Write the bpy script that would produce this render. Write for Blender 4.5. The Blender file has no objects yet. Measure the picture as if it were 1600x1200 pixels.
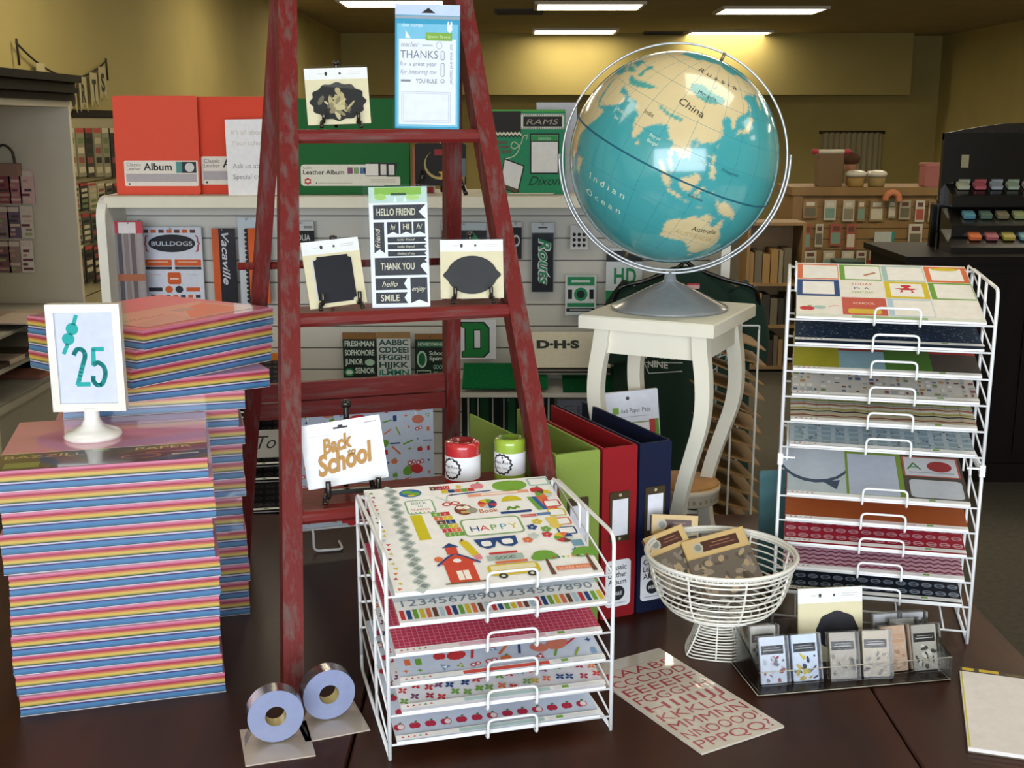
import bpy, math, random
import numpy as np
from mathutils import Matrix, Vector
R = math.radians
sc = bpy.context.scene

# ------------------------------------------------------------------ camera, world, light, exposure
EYE = 0.89                      # eye height above the display table top (table top is z = 0)
PITCH = R(12.5)
FPX = 1850.0
cam_d = bpy.data.cameras.new('camera'); cam = bpy.data.objects.new('camera', cam_d)
sc.collection.objects.link(cam)
cam.location = (0, 0, EYE); cam.rotation_euler = (math.pi / 2 - PITCH, 0, 0)
cam_d.sensor_width = 36; cam_d.lens = 36 * FPX / 1600; cam_d.clip_end = 100; cam_d.clip_start = .05
sc.camera = cam

world = bpy.data.worlds.new('world'); sc.world = world; world.use_nodes = True
bg = world.node_tree.nodes['Background']
bg.inputs[0].default_value = (0.80, 0.90, 1.0, 1); bg.inputs[1].default_value = 1.5

def area(name, loc, rot, sx, sy, power, col):
    l = bpy.data.lights.new(name, 'AREA'); l.shape = 'RECTANGLE'; l.size = sx; l.size_y = sy
    l.energy = power; l.color = col
    o = bpy.data.objects.new(name, l); sc.collection.objects.link(o); o.location = loc; o.rotation_euler = rot
    return o
# daylight entering by the shop window behind the photographer
area('shop_window_daylight', (0.2, -3.0, 0.85), (R(90 - 3), 0, 0), 5.6, 2.3, 300, (0.86, 0.92, 1.0))

sc.view_settings.view_transform = 'Standard'; sc.view_settings.look = 'None'
sc.view_settings.exposure = 0.0; sc.view_settings.gamma = 1.0; sc.view_settings.use_curve_mapping = False

# ------------------------------------------------------------------ helpers
_F = Vector((0, math.cos(PITCH), -math.sin(PITCH))); _U = Vector((0, math.sin(PITCH), math.cos(PITCH)))
def _ray(x, y): return _F + Vector(((x - 800) / FPX, 0, 0)) + _U * ((600 - y) / FPX)
def at(x, y, Y):                 # point at depth Y
    d = _ray(x, y); return Vector((0, 0, EYE)) + d * (Y / d.y)
def on(x, y, z=0.0):             # point on a level surface
    d = _ray(x, y); return Vector((0, 0, EYE)) + d * ((z - EYE) / d.z)

def lin(h):
    if not isinstance(h, str): return tuple(h) + (1,)
    h = h.lstrip('#'); o = []
    for i in (0, 2, 4):
        v = int(h[i:i + 2], 16) / 255
        o.append(v / 12.92 if v <= .04045 else ((v + .055) / 1.055) ** 2.4)
    return (*o, 1.0)

MATS = {}
def nodemat(name):
    m = bpy.data.materials.new(name); m.use_nodes = True
    nt = m.node_tree; return m, nt, nt.nodes, nt.links, nt.nodes['Principled BSDF']
def colmat(name, rough=.6, metal=0., coat=0., noise=.05, nscale=60., spec=.5, bump=0., aniso=(1, 1, 1)):
    m, nt, N, L, b = nodemat(name)
    at_ = N.new('ShaderNodeAttribute'); at_.attribute_name = 'Col'
    tc = N.new('ShaderNodeTexCoord'); mp = N.new('ShaderNodeMapping'); mp.inputs['Scale'].default_value = aniso
    nz = N.new('ShaderNodeTexNoise'); nz.inputs['Scale'].default_value = nscale; nz.inputs['Detail'].default_value = 3
    L.new(tc.outputs['Object'], mp.inputs[0]); L.new(mp.outputs[0], nz.inputs['Vector'])
    mr = N.new('ShaderNodeMapRange'); mr.inputs[3].default_value = 1 - noise * 2; mr.inputs[4].default_value = 1 + noise * 2
    L.new(nz.outputs['Fac'], mr.inputs[0])
    mx = N.new('ShaderNodeVectorMath'); mx.operation = 'SCALE'
    L.new(at_.outputs['Color'], mx.inputs[0]); L.new(mr.outputs[0], mx.inputs['Scale']); L.new(mx.outputs[0], b.inputs['Base Color'])
    b.inputs['Roughness'].default_value = rough; b.inputs['Metallic'].default_value = metal
    b.inputs['Specular IOR Level'].default_value = spec
    b.inputs['Coat Weight'].default_value = coat; b.inputs['Coat Roughness'].default_value = .06
    if bump:
        bp = N.new('ShaderNodeBump'); bp.inputs['Strength'].default_value = bump; bp.inputs['Distance'].default_value = .002
        L.new(nz.outputs['Fac'], bp.inputs['Height']); L.new(bp.outputs[0], b.inputs['Normal'])
    MATS[name] = m; return m
colmat('print', .6, spec=.25); colmat('gloss', .25, coat=.3); colmat('film', .35, coat=1.0, noise=.02)
colmat('metal', .32, metal=.55, noise=.03); colmat('wire', .35, noise=.02, coat=.2); colmat('fabric', .95, noise=.15, nscale=250, bump=.5)
colmat('paint', .6, noise=.03, nscale=12); colmat('leather', .6, noise=.06, nscale=300, bump=.2, spec=.2)
colmat('globe', .18, noise=.03, nscale=25, coat=.8); colmat('felt', .98, spec=.1, noise=.2, nscale=90, bump=.4)
colmat('rawwood', .6, noise=.18, nscale=25, aniso=(1, 1, .15))

def woodmat(name, ca, cb, cc, scale, stretch, rough, lo, hi, coat=0., bump=.3, spec=.5):
    """streaky wood or worn paint: three colours mixed by noise stretched along one axis"""
    m, nt, N, L, b = nodemat(name)
    tc = N.new('ShaderNodeTexCoord'); mp = N.new('ShaderNodeMapping'); mp.inputs['Scale'].default_value = stretch
    L.new(tc.outputs['Object'], mp.inputs[0])
    n1 = N.new('ShaderNodeTexNoise'); n1.inputs['Scale'].default_value = scale; n1.inputs['Detail'].default_value = 6; n1.inputs['Roughness'].default_value = .65
    n2 = N.new('ShaderNodeTexNoise'); n2.inputs['Scale'].default_value = scale * 4; n2.inputs['Detail'].default_value = 4
    L.new(mp.outputs[0], n1.inputs['Vector']); L.new(mp.outputs[0], n2.inputs['Vector'])
    r1 = N.new('ShaderNodeValToRGB'); e = r1.color_ramp.elements
    e[0].position = lo; e[0].color = lin(ca); e[1].position = hi; e[1].color = lin(cb)
    L.new(n1.outputs['Fac'], r1.inputs[0])
    r2 = N.new('ShaderNodeValToRGB'); e = r2.color_ramp.elements
    e[0].position = .35; e[0].color = (0, 0, 0, 1); e[1].position = .75; e[1].color = (1, 1, 1, 1)
    L.new(n2.outputs['Fac'], r2.inputs[0])
    mx = N.new('ShaderNodeMix'); mx.data_type = 'RGBA'
    mlt = N.new('ShaderNodeMath'); mlt.operation = 'MULTIPLY'; mlt.inputs[1].default_value = .55
    L.new(r2.outputs[0], mlt.inputs[0]); L.new(mlt.outputs[0], mx.inputs['Factor'])
    L.new(r1.outputs[0], mx.inputs['A']); mx.inputs['B'].default_value = lin(cc)
    L.new(mx.outputs['Result'], b.inputs['Base Color'])
    b.inputs['Roughness'].default_value = rough; b.inputs['Coat Weight'].default_value = coat; b.inputs['Coat Roughness'].default_value = .2; b.inputs['Specular IOR Level'].default_value = spec
    bp = N.new('ShaderNodeBump'); bp.inputs['Strength'].default_value = bump; bp.inputs['Distance'].default_value = .002
    L.new(n2.outputs['Fac'], bp.inputs['Height']); L.new(bp.outputs[0], b.inputs['Normal'])
    MATS[name] = m; return m
woodmat('redwood', '#671f1c', '#5e544f', '#7c211d', 13, (5.0, 5.0, .45), .55, .50, .66, spec=.2)
woodmat('redstep', '#6c201c', '#5e544f', '#84231e', 13, (.45, 5.0, 5.0), .55, .52, .68, spec=.25)
woodmat('tablewood', '#2c140a', '#52280f', '#1b0c07', 3.5, (2.5, .5, 2.5), .45, .35, .7, coat=.04, bump=.15, spec=.22)
woodmat('darkwood', '#100b09', '#1a120e', '#0b0806', 6, (1, 1, .2), .5, .35, .7, spec=.12)
woodmat('honeywood', '#86673c', '#a08050', '#6f5230', 5, (1, 1, .2), .5, .35, .7)

def flatmat(name, a, b_, scale, rough, bump=0., bscale=None):
    m, nt, N, L, b = nodemat(name)
    tc = N.new('ShaderNodeTexCoord'); nz = N.new('ShaderNodeTexNoise'); nz.inputs['Scale'].default_value = scale; nz.inputs['Detail'].default_value = 5
    L.new(tc.outputs['Object'], nz.inputs['Vector'])
    rp = N.new('ShaderNodeValToRGB'); rp.color_ramp.elements[0].color = lin(a); rp.color_ramp.elements[1].color = lin(b_)
    rp.color_ramp.elements[0].position = .3; rp.color_ramp.elements[1].position = .7
    L.new(nz.outputs['Fac'], rp.inputs[0]); L.new(rp.outputs[0], b.inputs['Base Color']); b.inputs['Roughness'].default_value = rough
    if bump:
        n2 = N.new('ShaderNodeTexNoise'); n2.inputs['Scale'].default_value = bscale or scale * 8; L.new(tc.outputs['Object'], n2.inputs['Vector'])
        bp = N.new('ShaderNodeBump'); bp.inputs['Strength'].default_value = bump; bp.inputs['Distance'].default_value = .004
        L.new(n2.outputs['Fac'], bp.inputs['Height']); L.new(bp.outputs[0], b.inputs['Normal'])
    MATS[name] = m
flatmat('wallpaint', '#a7985c', '#afa062', 1.5, .85, .08, 90)
flatmat('ceilingpaint', '#a3946c', '#ab9c74', 3, .9, .1, 60)
flatmat('carpet', '#3b372d', '#494437', 40, .97, .6, 220)
flatmat('slatpaint', '#c6c3ba', '#d0cdc4', 4, .5)

def clearmat(name, tint, gloss, ior=1.5):
    m, nt, N, L, b = nodemat(name)
    N.remove(b); out = N['Material Output']
    tr = N.new('ShaderNodeBsdfTransparent'); tr.inputs[0].default_value = tint
    gl = N.new('ShaderNodeBsdfGlossy'); gl.inputs['Roughness'].default_value = gloss
    fr = N.new('ShaderNodeFresnel'); fr.inputs[0].default_value = ior
    nz = N.new('ShaderNodeTexNoise'); nz.inputs['Scale'].default_value = 30
    bp = N.new('ShaderNodeBump'); bp.inputs['Strength'].default_value = .25; L.new(nz.outputs['Fac'], bp.inputs['Height'])
    L.new(bp.outputs[0], gl.inputs['Normal']); L.new(bp.outputs[0], fr.inputs['Normal'])
    mx = N.new('ShaderNodeMixShader'); L.new(fr.outputs[0], mx.inputs[0]); L.new(tr.outputs[0], mx.inputs[1]); L.new(gl.outputs[0], mx.inputs[2])
    L.new(mx.outputs[0], out.inputs[0]); MATS[name] = m
clearmat('clear', (.985, .99, .995, 1), .08); clearmat('bag', (.97, .98, .99, 1), .10, 1.10)

def emitmat(name, col, s):
    m, nt, N, L, b = nodemat(name)
    b.inputs['Base Color'].default_value = (.9, .9, .9, 1)
    b.inputs['Emission Color'].default_value = lin(col); b.inputs['Emission Strength'].default_value = s; MATS[name] = m
emitmat('tube_light', '#fff0d2', 12.5); emitmat('tube_light_dim', '#fff6e6', 4.5)

# ---- text outlines from the built-in font, cached as flat meshes of size 1
_TX = {}
def glyphs(s, bold=0., shear=0.):
    k = (s, bold, shear)
    if k in _TX: return _TX[k]
    cu = bpy.data.curves.new('t', 'FONT'); cu.body = s; cu.size = 1; cu.resolution_u = 3; cu.offset = bold; cu.shear = shear
    o = bpy.data.objects.new('t', cu); me = bpy.data.meshes.new_from_object(o)
    n = len(me.vertices); co = np.empty(n * 3); me.vertices.foreach_get('co', co); co = co.reshape(-1, 3)[:, :2]
    fs = [tuple(p.vertices) for p in me.polygons]
    bpy.data.objects.remove(o); bpy.data.curves.remove(cu); bpy.data.meshes.remove(me)
    if n: co = co - np.array([co[:, 0].min(), 0])
    w = float(co[:, 0].max()) if n else 0.
    _TX[k] = (co, fs, w); return _TX[k]

EPS = 6e-6
class MB:
    """collects shapes into one mesh; colours per face live in the attribute Col"""
    def __init__(s): s.v = []; s.f = []; s.c = []; s.sm = []; s.mi = []; s.T = None; s.k = 0; s.cur = 0; s.eps = EPS; s.y0 = 4e-5
    def add(s, vs, fs, col, smooth=False):
        o = len(s.v); c = lin(col)
        if s.T is not None: vs = [s.T @ Vector(q) for q in vs]
        s.v += [tuple(q) for q in vs]
        for q in fs: s.f.append([i + o for i in q]); s.c.append(c); s.sm.append(smooth); s.mi.append(s.cur)
        return s
    def box(s, x0, x1, y0, y1, z0, z1, col):
        return s.add([(x, y, z) for z in (z0, z1) for y in (y0, y1) for x in (x0, x1)],
                     [(0, 2, 3, 1), (4, 5, 7, 6), (0, 1, 5, 4), (2, 6, 7, 3), (0, 4, 6, 2), (1, 3, 7, 5)], col)
    def hexa(s, b, t, col):       # bottom four and top four corners, both counter-clockwise
        return s.add(list(b) + list(t), [(3, 2, 1, 0), (4, 5, 6, 7), (0, 1, 5, 4), (1, 2, 6, 5), (2, 3, 7, 6), (3, 0, 4, 7)], col)
    def prism(s, poly, y0, y1, col, smooth=False):     # outline in XZ, extruded along Y (front at y0)
        n = len(poly)
        a = [(p[0], y0, p[1]) for p in poly] + [(p[0], y1, p[1]) for p in poly]
        return s.add(a, [tuple(range(n)), tuple(range(2 * n - 1, n - 1, -1))] + [(i, i + n, (i + 1) % n + n, (i + 1) % n) for i in range(n)], col, smooth)
    def card(s, w, h, t, col, r=0., x=0., z=0.):       # upright card, bottom centre at origin, front at y = 0
        return s.prism(rrect(x - w / 2, z, x + w / 2, z + h, r), 0, t, col)
    def tube(s, pts, r, col, n=6, closed=False, caps=True):
        P = [Vector(p) for p in pts]; m = len(P); rings = []
        rr = r if isinstance(r, (list, tuple)) else [r] * m
        prev = None
        for i in range(m):
            if closed: t = (P[(i + 1) % m] - P[i - 1])
            else: t = P[min(i + 1, m - 1)] - P[max(i - 1, 0)]
            t.normalize()
            if prev is None:
                a = Vector((0, 0, 1)) if abs(t.z) < .9 else Vector((1, 0, 0)); u = t.cross(a).normalized()
            else:
                u = prev - t * prev.dot(t); u = u.normalized() if u.length > 1e-6 else t.orthogonal().normalized()
            prev = u; w = t.cross(u)
            rings.append([P[i] + (u * math.cos(2 * math.pi * j / n) + w * math.sin(2 * math.pi * j / n)) * rr[i] for j in range(n)])
        vs = [q for g in rings for q in g]; fs = []
        for i in range(m if closed else m - 1):
            k = (i + 1) % m
            for j in range(n): fs.append((i * n + j, i * n + (j + 1) % n, k * n + (j + 1) % n, k * n + j))
        if caps and not closed: fs += [tuple(range(n - 1, -1, -1)), tuple((m - 1) * n + j for j in range(n))]
        return s.add(vs, fs, col, True)
    def lathe(s, prof, col, n=32, c=(0, 0, 0), cols=None):
        vs = []; m = len(prof)
        for r, z in prof:
            for j in range(n):
                a = 2 * math.pi * j / n; vs.append((c[0] + r * math.cos(a), c[1] + r * math.sin(a), c[2] + z))
        o = len(s.v)
        if s.T is not None: vs = [s.T @ Vector(q) for q in vs]
        s.v += [tuple(q) for q in vs]
        for i in range(m - 1):
            cc = lin(cols[i] if cols else col)
            for j in range(n):
                k = (j + 1) % n
                s.f.append([o + i * n + j, o + i * n + k, o + (i + 1) * n + k, o + (i + 1) * n + j]); s.c.append(cc); s.sm.append(True); s.mi.append(s.cur)
        if prof[0][0] > 1e-6: s.f.append([o + j for j in range(n - 1, -1, -1)]); s.c.append(lin(cols[0] if cols else col)); s.sm.append(False); s.mi.append(s.cur)
        if prof[-1][0] > 1e-6: s.f.append([o + (m - 1) * n + j for j in range(n)]); s.c.append(lin(cols[-1] if cols else col)); s.sm.append(False); s.mi.append(s.cur)
        return s
    # ---- flat print on an upright card: x right, z up, each call one layer nearer
    def lay(s): s.k += 1; return -s.y0 - s.k * s.eps
    def poly(s, pts, col):
        y = s.lay(); return s.add([(p[0], y, p[1]) for p in pts], [tuple(range(len(pts)))], col)
    def rect(s, x0, z0, x1, z1, col, r=0.): return s.poly(rrect(x0, z0, x1, z1, r), col)
    def frame(s, x0, z0, x1, z1, t, col, fill='#f4f4f0', r=0.): s.rect(x0, z0, x1, z1, col, r); return s.rect(x0 + t, z0 + t, x1 - t, z1 - t, fill, max(0, r - t))
    def ell(s, x, z, rx, rz, col, a0=0., a1=360., n=20, rot=0.):
        p = [(math.cos(R(a0 + (a1 - a0) * i / n)) * rx, math.sin(R(a0 + (a1 - a0) * i / n)) * rz) for i in range(n + (a1 - a0 < 359))]
        c, q = math.cos(R(rot)), math.sin(R(rot))
        return s.poly([(x + u * c - w * q, z + u * q + w * c) for u, w in p], col)
    def pie(s, x, z, r, cols, sq=1.):
        n = len(cols)
        for i, c in enumerate(cols):
            p = [(x, z)] + [(x + r * math.cos(2 * math.pi * (i + j / 5) / n), z + r * sq * math.sin(2 * math.pi * (i + j / 5) / n)) for j in range(6)]
            s.poly(p, c)
    def line(s, pts, w, col):
        y = s.lay(); vs = []; fs = []
        for i in range(len(pts) - 1):
            a = Vector(pts[i]); b = Vector(pts[i + 1]); d = b - a
            if d.length < 1e-9: continue
            d.normalize(); q = Vector((-d.y, d.x)) * w / 2; e = d * w * .25; o = len(vs)
            for p in (a - e - q, b + e - q, b + e + q, a - e + q): vs.append((p.x, y, p.y))
            fs.append((o, o + 1, o + 2, o + 3))
        return s.add(vs, fs, col)
    def star(s, x, z, r, col, n=5, q=.45, rot=90):
        return s.poly([(x + r * (1 if i % 2 == 0 else q) * math.cos(R(rot + 180 * i / n)), z + r * (1 if i % 2 == 0 else q) * math.sin(R(rot + 180 * i / n))) for i in range(2 * n)], col)
    def text(s, t, x, z, size, col, al='c', rot=0., bold=0., shear=0., sx=1., fit=None):
        co, fs, w = glyphs(t, bold, shear)
        if not len(co): return s
        if fit: sx = fit / (w * size)
        y = s.lay(); k = {'l': 0, 'c': w / 2, 'r': w}[al]; c, q = math.cos(R(rot)), math.sin(R(rot))
        P = (co - np.array([k, 0])) * size * np.array([sx, 1])
        return s.add([(x + u * c - v * q, y, z + u * q + v * c) for u, v in P], fs, col)
    def apple(s, x, z, r, col, leaf='#5a9a3c'):
        s.ell(x - r * .35, z, r * .7, r * .85, col, n=10); s.ell(x + r * .35, z, r * .7, r * .85, col, n=10)
        s.ell(x + r * .3, z + r * 1.05, r * .4, r * .2, leaf, n=6, rot=30)
    def build(s, name, mat='print', parent=None, loc=(0, 0, 0), rot=(0, 0, 0), label=None, cat=None, group=None, kind=None, mats=None):
        me = bpy.data.meshes.new(name); me.from_pydata(s.v, [], s.f)
        ca = me.color_attributes.new('Col', 'FLOAT_COLOR', 'CORNER')
        tot = np.array([len(q) for q in s.f]); cols = np.repeat(np.array(s.c, dtype=np.float32), tot, axis=0)
        ca.data.foreach_set('color', cols.ravel())
        me.polygons.foreach_set('use_smooth', s.sm)
        for q in (mats or [mat]): me.materials.append(MATS[q])
        if mats: me.polygons.foreach_set('material_index', s.mi)
        me.update()
        o = bpy.data.objects.new(name, me); sc.collection.objects.link(o)
        o.location = loc; o.rotation_euler = rot; o.parent = parent
        return tag(o, label, cat, group, kind)

def tag(o, label=None, cat=None, group=None, kind=None):
    if label: o['label'] = label
    if cat: o['category'] = cat
    if group: o['group'] = group
    if kind: o['kind'] = kind
    return o
def thing(name, label, cat, loc=(0, 0, 0), rot=(0, 0, 0), group=None):
    o = bpy.data.objects.new(name, None); sc.collection.objects.link(o); o.empty_display_size = .05
    o.location = loc; o.rotation_euler = rot
    return tag(o, label, cat, group)
def rrect(x0, z0, x1, z1, r=0., n=4):
    if r <= 0: return [(x0, z0), (x1, z0), (x1, z1), (x0, z1)]
    r = min(r, (x1 - x0) / 2, (z1 - z0) / 2); p = []
    for cx, cz, a in ((x1 - r, z0 + r, 270), (x1 - r, z1 - r, 0), (x0 + r, z1 - r, 90), (x0 + r, z0 + r, 180)):
        for i in range(n + 1): p.append((cx + r * math.cos(R(a + 90 * i / n)), cz + r * math.sin(R(a + 90 * i / n))))
    return p
def fillet(pts, r, closed=False, n=4):
    P = [Vector(p) for p in pts]; out = []; m = len(P)
    for i in range(m):
        if not closed and i in (0, m - 1): out.append(P[i]); continue
        a, b, c = P[i - 1], P[i], P[(i + 1) % m]
        d1 = (a - b); d2 = (c - b); k = min(r, d1.length * .45, d2.length * .45)
        p = b + d1.normalized() * k; q = b + d2.normalized() * k
        for j in range(n + 1):
            t = j / n; out.append(p * (1 - t) ** 2 + b * 2 * t * (1 - t) + q * t * t)
    return out
def bez(pts, n=8):               # Catmull-Rom through the points
    P = [Vector(p) for p in pts]; out = []
    for i in range(len(P) - 1):
        a, b, c, d = P[max(i - 1, 0)], P[i], P[i + 1], P[min(i + 2, len(P) - 1)]
        for j in range(n):
            t = j / n; out.append(.5 * ((2 * b) + (c - a) * t + (2 * a - 5 * b + 4 * c - d) * t * t + (3 * b - a - 3 * c + d) * t ** 3))
    out.append(P[-1]); return out
ORD = ['first', 'second', 'third', 'fourth', 'fifth', 'sixth', 'seventh', 'eighth', 'ninth', 'tenth', 'eleventh', 'twelfth',
       'thirteenth', 'fourteenth', 'fifteenth', 'sixteenth', 'seventeenth', 'eighteenth', 'nineteenth', 'twentieth']
rnd = random.Random(7)

# ------------------------------------------------------------------ the room
FLOOR, CEIL = -.75, 2.25
XL, XR, YB, YF = -2.7, 7.0, 20.0, -3.2
def struct(name, m, mat, **k): return m.build(name, mat, kind='structure', **k)
struct('floor', MB().box(XL - .1, XR + .1, YF - .1, YB + .1, FLOOR - .1, FLOOR, '#555040'), 'carpet')
struct('ceiling', MB().box(XL - .1, XR + .1, YF - .1, YB + .1, CEIL, CEIL + .1, '#a09068'), 'ceilingpaint')
struct('wall_left', MB().box(XL - .1, XL, YF, YB, FLOOR, CEIL, '#a8903c'), 'wallpaint')
struct('wall_right', MB().box(XR, XR + .1, YF, YB, FLOOR, CEIL, '#a8903c'), 'wallpaint')
struct('wall_back', MB().box(XL - .1, XR + .1, YB, YB + .1, FLOOR, CEIL, '#a8903c'), 'wallpaint')
m = MB(); wx0, wx1, wz0, wz1 = -2.5, 2.9, -.3, 2.0      # shop front with its window opening, behind the photographer
m.box(XL, wx0, YF - .1, YF, FLOOR, CEIL, '#a8903c').box(wx1, XR, YF - .1, YF, FLOOR, CEIL, '#a8903c')
m.box(wx0, wx1, YF - .1, YF, FLOOR, wz0, '#a8903c').box(wx0, wx1, YF - .1, YF, wz1, CEIL, '#a8903c')
struct('wall_front', m, 'wallpaint')
# bulkhead that drops from the ceiling in front of the back wall
a = at(1422, 148, 19.4); b0 = at(520, 148, 19.4)
struct('trim_1', MB().box(b0.x, a.x, 19.4, YB, a.z, CEIL, '#a8903c'), 'wallpaint')
# ceiling lights: recessed troffers in rows
def ceiling_light(x, y, label, mat='tube_light'):
    t = thing('ceiling_light', label, 'ceiling light', (x, y, CEIL), group='fluorescent ceiling lights')
    w, d = .61, .36
    f = MB()
    for x0, x1, y0, y1 in ((-w - .04, w + .04, -d - .04, -d), (-w - .04, w + .04, d, d + .04), (-w - .04, -w, -d, d), (w, w + .04, -d, d)): f.box(x0, x1, y0, y1, -.035, 0, '#d8d2c0')
    f.build('frame', 'paint', t)
    MB().box(-w, w, -d, d, -.022, -.005, '#ffffff').build('diffuser', mat, t)
for px, py, Y, lab in ((898, 47, 18.5, 'ceiling light nearest the back wall, on the left above the globe'),
                       (1137, 50, 18.2, 'ceiling light nearest the back wall, on the right above the globe'),
                       (920, 7, 14.6, 'left ceiling light of the nearer row at the top edge'),
                       (1203, 14, 14.0, 'right ceiling light of the nearer row at the top edge')):
    q = on(px, py, CEIL); ceiling_light(q.x, q.y, lab)
ceiling_light(-1.35, 14.4, 'ceiling light half cut by the top edge, left of the ladder top')
for i, y in enumerate((10.4, 6.4, 2.2)):
    for j, x in enumerate((-1.35, 1.1, 3.5, 5.8)):
        ceiling_light(x, y, f'{ORD[j]} ceiling light from the left in the row above the {("wooden counter", "black cabinet", "display table")[i]}', 'tube_light' if i < 2 else 'tube_light_dim')
def vent(px, py, lab):
    q = on(px, py, CEIL); t = thing('ceiling_vent', lab, 'vent', (q.x, q.y, CEIL), group='ceiling air vents')
    MB().box(-.32, .32, -.32, .32, -.012, 0, '#5a5040').build('vent_plate', 'paint', t)
    sl = MB().box(-.29, .29, -.012, .012, -.03, -.012, '#2c261c')
    o = sl.build('slat', 'paint', t); o.location = (0, -.24, 0)
    for i in range(1, 7):
        c_ = o.copy(); sc.collection.objects.link(c_); c_.location = (0, -.24 + .08 * i, 0)
vent(812, 17, 'dark ceiling vent left of the upper left light'); vent(1036, 51, 'small dark ceiling vent between the two rear lights')

# ------------------------------------------------------------------ display table
TX0, TX1, TY0, TY1 = -1.85, .875, .85, 2.62
t = thing('display_table', 'dark stained wooden display table in the foreground, carrying the ladder and racks', 'table', (0, 0, FLOOR))
xs = [TX0, -1.04, -.234, .579, TX1]
for i in range(4):
    g = .0015
    x0, x1 = xs[i] + g, xs[i + 1] - g
    b_ = MB().hexa([(x0, TY0, .71), (x1, TY0, .71), (x1, TY1, .71), (x0, TY1, .71)],
              [(x0, TY0, .7465), (x1, TY0, .7465), (x1, TY1, .7465), (x0, TY1, .7465)], '#2a150d')
    b_.hexa([(x0, TY0, .7465), (x1, TY0, .7465), (x1, TY1, .7465), (x0, TY1, .7465)],
            [(x0 + .003, TY0 + .003, .75), (x1 - .003, TY0 + .003, .75), (x1 - .003, TY1 - .003, .75), (x0 + .003, TY1 - .003, .75)], '#2a150d')
    b_.build('plank', 'tablewood', t)
MB().box(TX0 + .08, TX1 - .08, TY0 + .06, TY0 + .09, .6, .71, '#2a150d').build('apron', 'tablewood', t)
MB().box(TX0 + .08, TX1 - .08, TY1 - .09, TY1 - .06, .6, .71, '#2a150d').build('apron', 'tablewood', t)
for x in (TX0 + .08, TX1 - .16):
    for y in (TY0 + .06, TY1 - .14):
        MB().hexa([(x + .015, y + .015, 0), (x + .065, y + .015, 0), (x + .065, y + .065, 0), (x + .015, y + .065, 0)],
                  [(x, y, .71), (x + .08, y, .71), (x + .08, y + .08, .71), (x, y + .08, .71)], '#2a150d').build('leg', 'tablewood', t)

# ------------------------------------------------------------------ red step ladder
LA = .30
t = thing('step_ladder', 'worn red wooden step ladder used as a display stand on the table', 'ladder', (-.351, 1.74, 0), (0, 0, LA))
def lx(z, s): return .0753 * z if s < 0 else .48 - .0753 * z
def stile(s):
    m = MB(); a, b = .016, .024
    def sec(z): x, y = lx(z, s), .373 * z; return [(x - a, y - b, z), (x + a, y - b, z), (x + a, y + b, z), (x - a, y + b, z)]
    q = [sec(z) for z in (0, .45, .9, 1.42)]
    for i in range(3): m.hexa(q[i], q[i + 1], '#a8242e')
    return m.build('stile', 'redwood', t)
stile(-1); stile(1)
def rear(s):
    m = MB(); a, b = .0145, .02
    def sec(z):
        x = (.009 + (z - .36) * .092) if s < 0 else .42 - .03 * (z - .31); y = .66 - .175 * z
        return [(x - a, y - b, z), (x + a, y - b, z), (x + a, y + b, z), (x - a, y + b, z)]
    q = [sec(z) for z in (0, .5, 1.30)]
    for i in range(2): m.hexa(q[i], q[i + 1], '#a8242e')
    return m.build('rear_leg', 'redwood', t)
rear(-1); rear(1)
STEP = {}
for zc, dep in ((.865, .075), (.567, .085), (.262, .13)):
    y0 = .373 * zc - .022; x0, x1 = lx(zc, -1) + .014, lx(zc, 1) - .014; h = .0115
    prof = [(y0 + .006, zc - h), (y0 + dep, zc - h), (y0 + dep, zc + h), (y0 + .006, zc + h), (y0, zc + h * .45), (y0, zc - h * .45)]
    vs = [(x0, y, z) for y, z in prof] + [(x1, y, z) for y, z in prof]; n = 6
    MB().add(vs, [tuple(range(n)), tuple(range(2 * n - 1, n - 1, -1))] + [(i, (i + 1) % n, (i + 1) % n + n, i + n)[::-1] for i in range(n)], '#a8242e').build('step', 'redstep', t)
    STEP[round(zc, 3)] = zc + h
MB().box(-.004, .42, .594, .609, .338, .374, '#7c1c26').build('back_board', 'redstep', t)
MB().box(-.004, .42, .598, .613, .300, .334, '#7c1c26').build('back_board', 'redstep', t)
MB().tube([(-.012, .545, .62), (.43, .545, .615)], .0075, '#8e2028', 10).build('round_brace', 'redwood', t)
MB().box(.0753 * 1.18 - .02, .48 - .0753 * 1.18 + .02, .40, .50, 1.2, 1.22, '#a8242e').build('ladder_top', 'redstep', t)
S1, S2, S3 = STEP[.865], STEP[.567], STEP[.262]

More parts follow.
